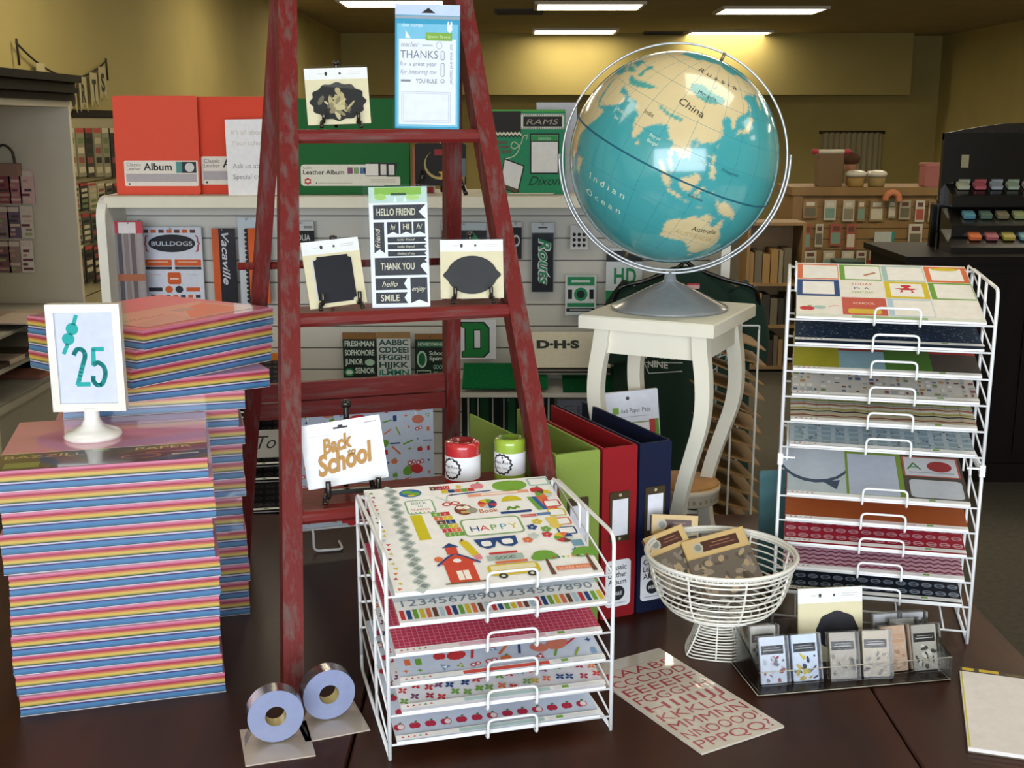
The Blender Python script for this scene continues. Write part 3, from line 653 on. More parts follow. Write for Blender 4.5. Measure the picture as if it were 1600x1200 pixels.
# ------------------------------------------------------------------ leather albums standing on the table
BY = R(25)
def binder(x, y, w, col, dark, lab, sticker, splay=0.):
    t = thing('ring_binder', lab, 'binder', (x, y, 0), (0, 0, BY)); h, d, th = .325, .335, .005
    m = MB(); m.prism(rrect(0, 0, w, h, .004), 0, th, col); m.box(.004, w - .004, th, th + .0015, .004, h - .004, dark); m.build('spine', 'leather', t)
    for x0, s in ((0, -splay), (w - th, 0)):
        m = MB(); m.hexa([(x0, th, 0), (x0 + th, th, 0), (x0 + th + s, d, 0), (x0 + s, d, 0)], [(x0, th, h), (x0 + th, th, h), (x0 + th + s, d, h), (x0 + s, d, h)], col); m.build('cover', 'leather', t)
    m = MB(); zc = .195
    m.k = 2; a, hh = .021, .047
    m.prism(rrect(w / 2 - a, zc - hh, w / 2 + a, zc + hh, .003), -.0025, 0, '#5c503a'); o = m.build('label_holder', 'metal', t)
    m = MB(); m.box(w / 2 - a + .005, w / 2 + a - .005, -.0034, -.002, zc - hh + .012, zc + hh - .014, '#e6e8f2'); m.build('label_card', 'print', o)
    m = MB()
    for z in (zc - hh + .006, zc + hh - .006): m.lathe([(.003, 0), (.003, .0012), (.0012, .002)], '#d8cba8', 10, (0, 0, 0)) if False else m.ell(w / 2, z, .003, .003, '#e8dcc0')
    m.T = None
    for i, v in enumerate(m.v): m.v[i] = (v[0], -.0032, v[2])
    m.build('rivet', 'metal', o)
    if sticker:
        m = MB(); u0, u1, z0, z1 = w / 2 - .026, w / 2 + .026, .022, .112
        m.prism(rrect(u0, z0, u1, z1, .008), -.001, 0, '#eef0f4'); m.y0 = .00105
        for i, s in enumerate(('Classic', 'Leather', 'Album')): m.text(s, u0 + .005, z1 - .019 - i * .014, .0145, '#26282e', 'l', bold=.012, fit=.038)
        m.ell(w / 2, z0 + .026, .014, .014, '#2a2c30'); m.text('M&E', w / 2, z0 + .022, .010, '#d8d8d8', bold=.01, fit=.018); m.rect(u0 + .008, z0 + .006, u1 - .008, z0 + .008, '#b9bcc4')
        m.build('sticker', 'print', t)
    m = MB(); m.box(w / 2 - .012, w / 2 + .012, th + .001, th + .006, .03, h - .03, '#9a9a98')
    for z in (.06, .165, .27): m.tube([(w / 2 + .022 * math.cos(R(a_)), .03 + .022 * math.sin(R(a_)), z) for a_ in range(0, 360, 30)], .0018, '#b0b0ae', 6, True)
    m.build('ring_mechanism', 'metal', t)
    return t
e = Vector((math.cos(BY), math.sin(BY))); p0 = Vector((.0759, 1.978))
q = p0; binder(q.x, q.y, .088, '#879c48', '#66803a', 'lime green leather album, leftmost of the three standing binders', False, .02)
q = p0 + e * .094; binder(q.x, q.y, .071, '#901a20', '#661218', 'red leather album between the green and navy binders', True)
q = p0 + e * .170; binder(q.x, q.y, .067, '#151c38', '#0e142a', 'navy blue leather album, rightmost of the three standing binders', True)

# ------------------------------------------------------------------ white plant stand with box
SZ = .5148; sa = math.atan2(-.443, .896)
t = thing('plant_stand', 'cream painted square stool with curved legs under the globe', 'stool', (.3235, 2.4016, 0), (0, 0, sa))
hw = .139; hv = .1505; CR = '#e0dccb'
def seat(a, b, z): return [(-a, -b, z), (a, -b, z), (a, b, z), (-a, b, z)]
m = MB(); m.hexa(seat(hw, hv, SZ - .026), seat(hw, hv, SZ - .003), CR); m.hexa(seat(hw, hv, SZ - .003), seat(hw - .003, hv - .003, SZ), CR); m.build('seat', 'paint', t)
ab = .1145; z0, z1 = SZ - .080, SZ - .026
for x0, x1, y0, y1 in ((-ab + .02, ab - .02, -ab + .003, -ab + .018), (-ab + .02, ab - .02, ab - .018, ab - .003), (-ab + .003, -ab + .018, -ab + .02, ab - .02), (ab - .018, ab - .003, -ab + .02, ab - .02)):
    MB().box(x0, x1, y0, y1, z0, z1, CR).build('apron', 'paint', t)
LEGP = [(SZ - .026, 0, .030), (.45, .004, .031), (.40, .011, .030), (.35, .013, .029), (.30, .007, .029), (.24, -.010, .028), (.18, -.027, .027), (.12, -.038, .026), (.06, -.037, .026), (0, -.026, .028)]
for sx in (-1, 1):
    for sy in (-1, 1):
        m = MB(); secs = []
        P = bez([(u, z, wd) for z, u, wd in LEGP], 4)
        for u, z, wd in P:
            cx, cy = sx * (ab - .014 + u), sy * (ab - .006 + u * .45); a, c = wd / 2, .0135
            secs.append([(cx - a, cy - c, z), (cx + a, cy - c, z), (cx + a, cy + c, z), (cx - a, cy + c, z)])
        vs = [v for s_ in secs for v in s_]; fs = [(3, 2, 1, 0)[::-1]]
        for i in range(len(secs) - 1):
            for j in range(4): fs.append((i * 4 + j, (i + 1) * 4 + j, (i + 1) * 4 + (j + 1) % 4, i * 4 + (j + 1) % 4))
        n = (len(secs) - 1) * 4; fs.append((n + 3, n + 2, n + 1, n)); m.add(vs, fs, CR); m.build('leg', 'paint', t)
for s_ in (-1, 1):
    MB().box(-.066, .066, s_ * .083 - .008, s_ * .083 + .008, .078, .101, CR).build('stretcher', 'paint', t)
MB().box(-.009, .009, -.077, .077, .078, .1012, CR).build('stretcher', 'paint', t)
t = thing('round_box', 'round cream box with a tan lid on the stretcher of the stool', 'box', (.368, 2.424, .1016), (0, 0, 0))
MB().lathe([(.072, 0), (.074, .002), (.074, .024), (.076, .025), (.0765, .036), (.073, .038)], '#c9bfa8', 40, cols=['#b5aa92', '#c9bfa8', '#a89c86', '#cbbfa6', '#b89058']).build('box_body', 'paint', t)
m = MB().lathe([(.073, .0), (.072, .003), (.0, .0032)], '#a8763c', 40, (0, 0, .0382)); m.build('lid', 'rawwood', t)
m = MB()
for i in range(14):
    a = R(190 + i * 11); m.T = Matrix.Rotation(a, 4, 'Z') @ Matrix.Translation((.0745, 0, .008)) @ Matrix.Rotation(R(90), 4, 'Z'); m.k = 0; m.rect(-.003, 0, .004, .009 if i % 3 else .006, '#8a7e68')
m.build('printed_band', 'print', t)

# ------------------------------------------------------------------ globe
gx, gy = .3233, 2.4115; GR = .2078; GC = Vector((gx, gy, .8179))
t = thing('globe', 'large turquoise world globe in a silver ring mount standing on the cream stool', 'globe', (gx, gy, SZ))
view = (Vector((0, 0, EYE)) - GC).normalized(); right = Vector((0, 0, 1)).cross(view).normalized(); up = view.cross(right).normalized()
tl, tw = R(24.8), R(8.5)
pole = (right * math.sin(tl) + up * math.cos(tl)) * math.cos(tw) + view * math.sin(tw)
fac = (view - pole * view.dot(pole)).normalized(); east = pole.cross(fac)
LON0 = 101.6
def geo(lon, lat, r=GR):
    a, b_ = R(lon - LON0), R(lat)
    return GC - Vector((gx, gy, SZ)) + (fac * (math.cos(a) * math.cos(b_)) + east * (math.sin(a) * math.cos(b_)) + pole * math.sin(b_)) * r
LAND = [
 [(-9,43),(-9,37),(-5,36),(0,39),(3,42),(8,44),(12,42),(16,38),(18,40),(13,45),(19,42),(22,37),(24,38),(26,41),(29,41),(36,41),(41,41),(37,45),(39,47),(35,46),(33,46),(30,46),(28,43),(27,40),(27,37),(31,36),(36,36),(35,32),(34,31),(33,28),(35,28),(39,21),(43,13),(45,13),(52,16),(57,19),(60,22),(56,25),(52,24),(50,27),(48,30),(51,28),(56,27),(61,25),(67,25),(70,21),(73,20),(73,16),(76,10),(78,8),(80,13),(80,16),(84,19),(87,21),(91,22),(94,18),(95,16),(98,16),(98,10),(100,6),(103,2),(104,2),(102,6),(100,9),(100,13),(103,11),(105,9),(107,11),(109,12),(108,16),(106,19),(108,22),(111,21),(116,23),(120,26),(122,30),(120,34),(119,37),(122,40),(125,39),(127,34),(129,36),(128,39),(131,43),(136,45),(140,49),(141,53),(136,55),(143,59),(152,59),(155,60),(163,62),(156,57),(157,51),(162,56),(164,60),(171,60),(179,63),(179,68),(170,70),(160,70),(150,72),(140,73),(130,71),(113,74),(104,77),(90,75),(80,73),(72,73),(68,69),(60,69),(54,68),(45,67),(43,66),(40,65),(38,66),(41,67),(33,69),(28,71),(20,70),(14,67),(10,64),(5,61),(6,58),(10,59),(12,56),(16,57),(18,60),(18,63),(22,66),(25,65),(21,62),(23,60),(29,60),(24,58),(21,56),(14,54),(10,54),(8,56),(8,54),(4,52),(0,49),(-4,48),(-1,46),(-2,43)],
 [(-6,36),(10,37),(11,33),(20,31),(30,31),(34,31),(33,28),(37,21),(39,16),(43,12),(51,12),(48,5),(42,-2),(39,-6),(41,-15),(35,-20),(35,-24),(32,-28),(27,-34),(19,-34),(14,-22),(12,-15),(13,-6),(9,0),(9,4),(4,6),(-8,4),(-13,9),(-17,14),(-16,22),(-10,30)],
 [(114,-22),(113.5,-26),(115,-30),(115,-34),(119,-34),(124,-33),(130,-31.5),(134,-33),(136,-35),(138,-34.5),(140,-38),(146,-39),(150,-37),(153,-31),(153,-25),(149,-20),(146,-18),(145,-14.5),(142.5,-10.7),(141,-16),(139,-17.5),(136,-15),(137,-12),(132,-11),(130,-13),(129,-15),(126,-14),(122,-18),(118,-20)],
 [(145,-41),(148,-41),(147,-43.5)], [(109,1.5),(111,2),(113,3.5),(116,7),(119,5),(118,1),(116,-4),(112,-3.5),(110,-2)],
 [(95,5.5),(98,4.3),(100,2),(103,0),(106,-3),(105.5,-6),(102,-4),(99,0)], [(105,-6.5),(108,-6.3),(111,-6.8),(114,-7.3),(114.5,-8.6),(108,-7.9),(106,-7.5)],
 [(119,-5),(120.5,-5.5),(120.5,-2.5),(123,-4.5),(121.5,-1),(124.5,1),(121,1.2),(119.5,-1)], [(131,-1),(135,-3.5),(138,-1.7),(144,-4),(147.5,-6.2),(150.5,-10.5),(146,-8.5),(143,-9.2),(138,-8.2),(133,-4)],
 [(120,18),(122,18.5),(122,14),(124,12.5),(126,7),(123,6.5),(121,13)], [(130,31.5),(132,33.7),(137,34.5),(140.5,36),(141.5,40),(143,42),(145.5,43.5),(141.5,45.5),(140,41),(137,37),(132,35)],
 [(80,9.5),(82,7),(80.5,6)], [(44,-16),(50,-15.5),(47,-25),(44,-23)], [(173,-35),(178,-38),(175,-41.5),(168,-46.5),(172,-41)], [(142,46),(143.5,50),(142.5,54),(141.8,50)],
 [(109,19.8),(111,20),(110,18.3)], [(120.3,22.5),(121.8,25),(121,22)], [(116,-8.4),(119,-8.4),(119,-9),(116,-9)], [(123.5,-9.8),(127,-8.4),(125,-9.8)], [(127.5,2),(128.5,.5),(127.8,-1)],
 [(-168,66),(-156,71),(-125,70),(-95,69),(-82,73),(-78,62),(-94,59),(-82,55),(-78,60),(-64,58),(-56,52),(-66,45),(-74,40),(-81,31),(-80,25),(-84,30),(-97,28),(-97,20),(-90,16),(-83,9),(-92,15),(-105,20),(-117,33),(-124,40),(-124,48),(-135,58),(-152,60),(-165,55)],
 [(-78,8),(-62,10),(-50,0),(-35,-7),(-39,-18),(-48,-27),(-58,-36),(-66,-45),(-69,-54),(-74,-50),(-71,-30),(-70,-18),(-81,-5)], [(-55,60),(-43,60),(-22,70),(-20,80),(-45,83),(-68,77)],
 [(-180,-90),(-180,-78),(-150,-77),(-60,-65),(-60,-75),(0,-70),(60,-67),(100,-66),(140,-67),(165,-72),(180,-78),(180,-90)]]
TEALC = [[(88,49),(92,51),(98,52),(103,50.5),(110,49.5),(116,50),(119,47),(112,44),(105,42),(97,43),(91,45.5)], [(80,30),(84,29),(88,28),(92,28.5),(97,28.5),(96,26.5),(88,26.5),(81,28)],
         [(47,46),(51,47),(53,45),(51,42),(54,38),(50,37),(49,40)], [(46,36),(52,35),(60,36),(66,37),(72,37),(66,34),(60,32),(52,31),(47,33)], [(36,36),(42,37),(44,39),(36,40),(28,39)], [(104,52),(110,55.5),(107,52)]]
def inside(poly, X, Y):
    r_ = np.zeros(X.shape, bool); n = len(poly)
    for i in range(n):
        x1, y1 = poly[i]; x2, y2 = poly[(i + 1) % n]
        if y1 == y2: continue
        c = ((y1 > Y) != (y2 > Y)) & (X < (x2 - x1) * (Y - y1) / (y2 - y1) + x1); r_ ^= c
    return r_
NL, NB = 480, 240; ss = 3
lo = (np.arange(NL * ss) + .5) / (NL * ss) * 360 - 180 - 180 / NL; la = (np.arange((NB + 1) * ss) + .5) / ((NB + 1) * ss) * (180 + 180 / NB) - 90 - 90 / NB
LX, LY = np.meshgrid(lo, la); rs = np.random.RandomState(1)
jx = np.sin(LX * 1.7 + LY * 2.3) * .5 + np.sin(LX * 4.1 - LY * 3.7) * .3; jy = np.cos(LX * 2.1 - LY * 1.9) * .45 + np.sin(LX * 3.3 + LY * 4.7) * .3
land = np.zeros(LX.shape, bool)
for p in LAND: land |= inside(p, LX + jx, LY + jy)
tea = np.zeros(LX.shape, bool)
for p in TEALC: tea |= inside(p, LX + jx, LY + jy)
oc, ld, tc_ = [np.array(lin(c)[:3]) for c in ('#45a0a4', '#d6c496', '#4fa098')]
img = np.where(land[..., None], ld, oc); img = np.where((land & tea)[..., None], tc_, img)
img = img.reshape(NB + 1, ss, NL, ss, 3).mean((1, 3))
a_ = np.radians(np.arange(NL) / NL * 360 - 180 - LON0); b_ = np.radians(np.arange(NB + 1) / NB * 180 - 90)
A_, B_ = np.meshgrid(a_, b_); off = np.array(GC - Vector((gx, gy, SZ)))
co = off + GR * ((np.cos(A_) * np.cos(B_))[..., None] * np.array(fac) + (np.sin(A_) * np.cos(B_))[..., None] * np.array(east) + np.sin(B_)[..., None] * np.array(pole))
idx = np.arange(NL * (NB + 1)).reshape(NB + 1, NL); nx = np.roll(idx, -1, 1)
fs = np.stack([idx[:-1], nx[:-1], nx[1:], idx[1:]], -1).reshape(-1, 4)
me = bpy.data.meshes.new('sphere'); me.from_pydata(co.reshape(-1, 3).tolist(), [], fs.tolist())
ca = me.color_attributes.new('Col', 'FLOAT_COLOR', 'POINT'); ca.data.foreach_set('color', np.concatenate([img.reshape(-1, 3), np.ones((NL * (NB + 1), 1))], 1).astype(np.float32).ravel())
me.polygons.foreach_set('use_smooth', [True] * len(me.polygons)); me.materials.append(MATS['globe'])
o = bpy.data.objects.new('sphere', me); sc.collection.objects.link(o); o.parent = t
m = MB(); m.tube([geo(l, 0, GR + .0003) for l in range(0, 360, 3)], .0016, '#1f5f74', 6, True); m.build('equator_line', 'print', t)
m = MB()
for l in range(0, 360, 15): m.tube([geo(l, b, GR + .00005) for b in range(-80, 81, 5)], .00035, '#2c7f8c', 4)
for b in (-60, -45, -30, -15, 15, 30, 45, 60): m.tube([geo(l, b, GR + .00005) for l in range(0, 360, 6)], .00035, '#2c7f8c', 4, True)
m.build('graticule', 'print', t)
def gtext(s, lon, lat, size, col, spread=1., rot=0., bold=0.):
    m = MB()
    co_, f_, w = glyphs(s, bold)
    c, q = math.cos(R(rot)), math.sin(R(rot)); vs = []
    for x, y in co_:
        x = (x - w / 2) * size * spread; y = (y - .35) * size; u, v = x * c - y * q, x * q + y * c
        vs.append(geo(lon + u / max(.3, math.cos(R(lat))), lat + v, GR + .0006))
    m.add(vs, f_, col); m.build('place_name', 'print', t)
for s, lo_, la_, sz, col, sp, ro in (('R u s s i a', 107, 61, 5.2, '#4a4034', 1.1, -4), ('China', 98, 36, 5.6, '#3c342a', 1.15, -8), ('India', 78, 23, 3.2, '#3c342a', 1, 0), ('Mongolia', 104, 46.5, 2.8, '#1f5a5c', 1, 0),
        ('Australia', 137, -20.5, 4.2, '#3c342a', 1, 8), ('AUSTRALIA', 134, -26, 4.6, '#b9a473', 1, 4), ('I n d i a n', 73, -21, 5.2, '#cfe0c8', 1.3, 0), ('O c e a n', 72, -31, 5.2, '#cfe0c8', 1.3, 0),
        ('Arabian', 63, 17, 2.6, '#cfe0c8', 1, 0), ('Sea', 62, 13, 2.6, '#cfe0c8', 1, 0), ('Bay of', 88, 14, 2.4, '#cfe0c8', 1, 0), ('Bengal', 88, 11, 2.4, '#cfe0c8', 1, 0), ('South', 119, 17, 2.4, '#cfe0c8', 1, 0), ('China Sea', 118, 13, 2.4, '#cfe0c8', 1, 0), ('Philippines', 133, 13, 2.6, '#1f5f6c', 1, 0), ('Indonesia', 121, -5, 2.2, '#3c342a', 1, 0)): gtext(s, lo_, la_, sz, col, sp, ro)
def ring(r, a0, a1, n, rad, name, back=0.):
    m = MB(); c = GC - Vector((gx, gy, SZ)) - view * back; full = abs(a1 - a0) >= 360
    pts = [c + (right * math.cos(R(a0 + (a1 - a0) * i / n)) + up * math.sin(R(a0 + (a1 - a0) * i / n))) * r for i in range(n + (0 if full else 1))]
    m.tube(pts, rad, '#b4b8bc', 8, full); return m.build(name, 'metal', t)
ring(GR + .0150, 0, 360, 96, .0024, 'meridian_ring'); ring(GR + .0215, 178, 362, 60, .0026, 'support_arc', .0)
m = MB()
for s_ in (1, -1): m.tube([GC - Vector((gx, gy, SZ)) + pole * s_ * (GR - .002), GC - Vector((gx, gy, SZ)) + pole * s_ * (GR + .016)], .0032, '#8a7a5c', 8)
m.build('axis_pin', 'metal', t)
zb = GC.z - SZ - GR - .022
MB().lathe([(a * 1.06, b * 1.06) for a, b in ((.112, 0), (.1135, .003), (.111, .006), (.085, .018), (.055, .034), (.03, .046), (.016, .052), (.012, .056))] + [(.009, zb + .004)], '#85898c', 56).build('base', 'gloss', t)

# ------------------------------------------------------------------ wire pedestal basket with packaged kits
bx, by = .355, 1.901
t = thing('wire_basket', 'white wire pedestal bowl holding packaged kits, in front of the binders', 'basket', (bx, by, 0), (0, 0, R(-12)))
prof = [(.1215, .158), (.119, .147), (.1165, .136), (.1135, .125), (.11, .114), (.1055, .103), (.099, .093), (.091, .084), (.081, .077), (.069, .072), (.055, .069)]
m = MB()
for r_, z in prof: m.tube([(r_ * math.cos(R(a)), r_ * math.sin(R(a)), z) for a in range(0, 360, 8)], .0016, '#e9e8de', 5, True)
m.build('bowl_wire', 'wire', t)
m = MB()
for k in range(8): a = R(k * 45 + 22); m.tube([(.124 * math.cos(a), .124 * math.sin(a), .176)] + [((r_ - .001) * math.cos(a), (r_ - .001) * math.sin(a), z) for r_, z in prof] + [(.02 * math.cos(a), .02 * math.sin(a), .068)], .0019, '#e9e8de', 5)
m.build('bowl_rib', 'wire', t)
m = MB()
for r_, z, w in ((.127, .176, .0034), (.123, .172, .0026), (.1255, .167, .002)): m.tube([(r_ * math.cos(R(a)), r_ * math.sin(R(a)), z) for a in range(0, 360, 6)], w, '#eceae0', 6, True)
for k in range(90): a = R(k * 4); m.tube([(.1275 * math.cos(a), .1275 * math.sin(a), .178), (.123 * math.cos(a + .05), .123 * math.sin(a + .05), .166)], .0012, '#e9e8de', 4)
m.build('rim', 'wire', t)
def sq(h, z, e): # rounded square ring, e = 0 round .. 1 square
    pts = []
    for a in range(0, 360, 10):
        c, s_ = math.cos(R(a)), math.sin(R(a)); k = h / max(abs(c), abs(s_)); r_ = h * (1 - e) + (h * .35 + k * .65) * e; pts.append((r_ * c, r_ * s_, z))
    return pts
m = MB(); NP = 15; pp = []
for i in range(NP):
    f = i / (NP - 1); z = .002 + f * .064; h = .036 + .018 * (1 - f) ** 1.6; pp.append((h, z)); m.tube(sq(h, z, 1 - f), .0014, '#e9e8de', 5, True)
m.build('pedestal_wire', 'wire', t)
m = MB()
for k in range(8): a = k * 45; m.tube([Vector(sq(h, z, 1 - i / (NP - 1))[int(a / 10) % 36]) for i, (h, z) in enumerate(pp)], .0017, '#e9e8de', 5)
m.build('pedestal_rib', 'wire', t)
def kit(px, py, z, w, h, yaw, lean, roll, lab, seed):
    r_ = random.Random(seed); m = MB(); m.card(w, h, .012, '#6f655a', .003); m.k = 2
    for i in range(46): m.ell(r_.uniform(-.45, .45) * w, r_.uniform(.04, .62) * h, r_.uniform(.004, .011), r_.uniform(.002, .006), r_.choice(['#8a7f74', '#4c443c', '#9a8a78', '#b09a78', '#5f5248']), n=7, rot=r_.uniform(0, 180))
    g = h; hs = h - .036; m.rect(-w / 2, hs, w / 2, h, '#c9a86c'); m.rect(-w / 2 + .002, hs + .002, w / 2 - .002, h - .0015, '#d2b47c'); hb = h; h = .086; m.T = Matrix.Translation((0, 0, hb - h))
    m.rect(-w * .22, h * .68, w * .36, h * .9, '#4c2a22'); m.ell(-w * .28, h * .79, h * .11, h * .11, '#b9b4a4'); m.ell(-w * .28, h * .79, h * .07, h * .07, '#8a8a80'); m.rect(-w * .1, h * .755, w * .3, h * .775, '#8a5a4c'); m.rect(-w * .05, h * .82, w * .24, h * .84, '#9a6a58')
    q = on(px, py, z); e_ = Matrix.Rotation(R(yaw), 3, 'Z') @ Matrix.Rotation(R(roll), 3, 'Y') @ Matrix.Rotation(R(lean), 3, 'X'); q = q - e_ @ Vector((0, 0, hb - .086))
    return m.build('packaged_kit', 'film', None, q, (R(lean), R(roll), R(yaw)), lab, 'craft kit', 'packaged kits in the wire bowl')
kit(1140, 905, .118, .118, .112, 14, -42, -10, 'kraft-headed kit with a long brown label, lying on the right in the wire bowl', 1)
kit(1068, 900, .120, .078, .112, 20, -38, -14, 'kraft-headed kit with a dark brown label at the front left of the wire bowl', 2)
kit(1053, 880, .118, .085, .115, 4, -20, 4, 'kraft-headed kit standing at the back left of the wire bowl', 3)

# ------------------------------------------------------------------ alphabet stickers, pad, tray, tapes
u = Vector((.135, .078)).normalized()
m = MB(); w, h = .158, .312; m.card(w, h, .003, '#d9d0c4', .002); m.k = 1
m.rect(-w / 2 + .003, h * .90, w / 2 - .003, h - .003, '#cbc6b8')
for i, row in enumerate(('AAABB', 'CCCDDD', 'EEEEFF', 'FGGGHH', 'HIIIIJJ', 'KKKLLL', 'MMMNN', 'NNOOOO!', 'PPPQQ?')):
    m.text(row, 0, h * .90 - .029 - i * .0302, .033, '#b03a48', fit=w * .9)
m.line([(-w * .3, h * .893), (w * .45, h * .893)], .002, '#b9a8a0')
mid = (Vector((.274, 1.547)) + Vector((.409, 1.625))) / 2
m.build('alphabet_sticker_sheet', 'film', None, (mid.x, mid.y, .0034), (R(-90), 0, math.atan2(u.y, u.x)), 'sheet of red alphabet stickers lying flat beside the front rack', 'sticker sheet')

yw = math.atan2(-.303, .953); L0 = Vector((.659, 1.556)); ux = Vector((math.cos(yw), math.sin(yw)))
c = L0 + ux * .1
t = thing('paper_pad', 'white paper pad with a yellow-edged binding at the lower right corner of the table', 'paper pad', (c.x, c.y, 0), (0, 0, yw))
m = MB(); m.T = Matrix.Rotation(R(-90), 4, 'X'); m.prism(rrect(-.1, 0, .1, .258), -.008, -.002, '#ebe6e4'); m.y0 = .0081; m.rect(-.099, 0, -.0965, .256, '#d8cc4a'); m.build('page_block', 'print', t)
m = MB(); m.T = Matrix.Rotation(R(-90), 4, 'X'); m.prism(rrect(-.1, .256, .1, .270), -.009, -.002, '#4c4438'); m.y0 = .0091; m.rect(-.096, .258, -.078, .268, '#d8b83c'); m.rect(-.070, .258, -.040, .268, '#d8b83c'); m.rect(-.03, .258, .02, .263, '#7a6a48'); m.build('binding', 'print', t)
m = MB(); m.T = Matrix.Rotation(R(-90), 4, 'X'); m.prism(rrect(-.1, -.001, .1, .268), -.002, 0, '#5a5248'); m.build('backing_board', 'print', t)

f0, f1, b0, b1 = Vector((.389, 1.722)), Vector((.703, 1.777)), Vector((.389, 1.909)), Vector((.755, 1.93))
yt = math.atan2(f1.y - f0.y, f1.x - f0.x)
t = thing('acrylic_tray', 'clear acrylic tray of small stamp packs at the right front of the table', 'tray', (f0.x, f0.y, 0), (0, 0, yt)); TW, TD = .330, .120
MB().box(0, TW, 0, TD, 0, .003, '#ffffff').build('tray_floor', 'clear', t)
MB().box(0, TW, 0, .003, .003, .042, '#ffffff').build('front_wall', 'clear', t)
MB().box(0, TW, TD - .003, TD, .003, .075, '#ffffff').build('back_wall', 'clear', t)
for x in (0, TW - .003):
    m = MB(); m.hexa([(x, .003, .003), (x + .003, .003, .003), (x + .003, TD - .003, .003), (x, TD - .003, .003)], [(x, .003, .042), (x + .003, .003, .042), (x + .003, TD - .003, .075), (x, TD - .003, .075)], '#ffffff'); m.build('side_wall', 'clear', t)
m = MB()
for a, b_ in (((0, 0, .003), (TW, 0, .003)), ((0, 0, .003), (0, TD, .003)), ((TW, 0, .003), (TW, TD, .003)), ((0, 0, .042), (TW, 0, .042))): m.tube([a, b_], .0008, '#b9b4a0', 4)
m.build('tray_edge', 'gloss', t)
def tpos(x, y): return Vector((f0.x + x * math.cos(yt) - y * math.sin(yt), f0.y + x * math.sin(yt) + y * math.cos(yt), .0036))
def stamp(x, y, base, hd, lab, lean=-18, tw=0., w=.050, h=.078, pat=None, seed=0):
    r_ = random.Random(seed); t = thing('stamp_pack', lab, 'stamp pack', tpos(x, y), (R(lean), 0, yt + R(tw)), 'small stamp packs in the acrylic tray')
    m = MB(); m.card(w - .006, h - .004, .006, base, .002, 0, .002); m.k = 1; m.rect(-w * .38, h * .62, w * .38, h * .80, hd)
    m.rect(-w * .3, h * .69, w * .3, h * .705, '#b9b9b4'); m.rect(-w * .25, h * .74, w * .25, h * .75, '#a9a9a4')
    for i in range(18): m.ell(r_.uniform(-.36, .36) * w, r_.uniform(.08, .55) * h, r_.uniform(.002, .007), r_.uniform(.0015, .004), r_.choice(pat or ['#8a8478', '#5c564c', '#b9b09c', '#746c60']), n=6, rot=r_.uniform(0, 180))
    m.build('backing_card', 'print', t)
    m = MB(); a = w / 2
    m.hexa([(-a, -.010, 0), (a, -.010, 0), (a, .0072, 0), (-a, .0072, 0)], [(-a, -.010, h), (a, -.010, h), (a, .0072, h), (-a, .0072, h)], '#ffffff'); m.build('blister', 'clear', t)
    return t
stamp(.040, .030, '#c9d0dc', '#2c2c30', 'stamp pack with a dark label at the left end of the clear tray', pat=['#8a4a4a', '#b0b4c0', '#6a6a70'], seed=1)
stamp(.095, .030, '#ccd6e6', '#2c3038', 'stamp pack with yellow flower shapes, second from the left end of the clear tray', pat=['#b9a02c', '#3c4a6a', '#2c3448', '#c8b83c'], seed=2)
stamp(.158, .026, '#a39a8c', '#2a2826', 'grey-beige stamp pack in front of the white-topped chalkboard pack', tw=-4, seed=3)
stamp(.214, .024, '#b0a48e', '#332a26', 'tan stamp pack with a dark label, near the middle of the clear tray', tw=-6, seed=4)
stamp(.255, .036, '#c3a68c', '#c09a7c', 'peach-coloured stamp pack without a dark label in the clear tray', tw=4, seed=5, pat=['#b08a70', '#cdb49c'])
stamp(.284, .062, '#8f8c84', '#262422', 'grey stamp pack half hidden behind the peach one', seed=6)
stamp(.306, .032, '#a8a498', '#24221f', 'stamp pack with a black label at the right end of the clear tray', seed=7, pat=['#3c3a34', '#8a867a', '#c9c6b8', '#2c2a26'])
stamp(.040, .080, '#d0cdc4', '#6a6460', 'pale stamp pack standing at the back left corner of the clear tray', lean=-8, seed=8)
stamp(.262, .090, '#c9c9cc', '#8f8c90', 'pale stamp pack at the back of the clear tray, right of the white header', lean=-8, seed=9)
stamp(.308, .088, '#c3c3c6', '#5f5c60', 'pale stamp pack at the back right corner of the clear tray', lean=-8, seed=10)

CREAM = '#e3d6ae'
def chalkpack(name, lab, loc, yaw, lean, w, h, shape, roll=0.):
    t = thing(name, lab, 'chalkboard pack', loc, (R(lean), R(roll), yaw))
    m = MB(); m.card(w, h, .004, CREAM, .001); m.k = 1; m.rect(-w / 2, h * .80, w / 2, h, '#f0eee8')
    m.ell(-w * .16, h * .9, .0025, .0035, '#3c3a3c'); m.rect(-w * .30, h * .895, -w * .21, h * .905, '#b9b4b0'); m.ell(w * .06, h * .9, .002, .0022, '#4c4a4c'); m.rect(w * .18, h * .915, w * .42, h * .922, '#c3beb8'); m.rect(w * .18, h * .885, w * .38, h * .892, '#c3beb8')
    m.build('backing_card', 'print', t)
    m = MB(); shape(m, w, h); m.build('chalkboard_shape', 'print', t)
    m = MB(); a = w / 2 + .003; m.box(-a, a, -.0045, -.0038, -.001, h + .002, '#ffffff'); m.build('plastic_sleeve', 'bag', t)
    return t
def scallop(x, z, rx, rz, n=12, d=.08): return [(x + rx * (1 + d * math.cos(n * R(a))) * math.cos(R(a)), z + rz * (1 + d * math.cos(n * R(a))) * math.sin(R(a))) for a in range(0, 360, 5)]
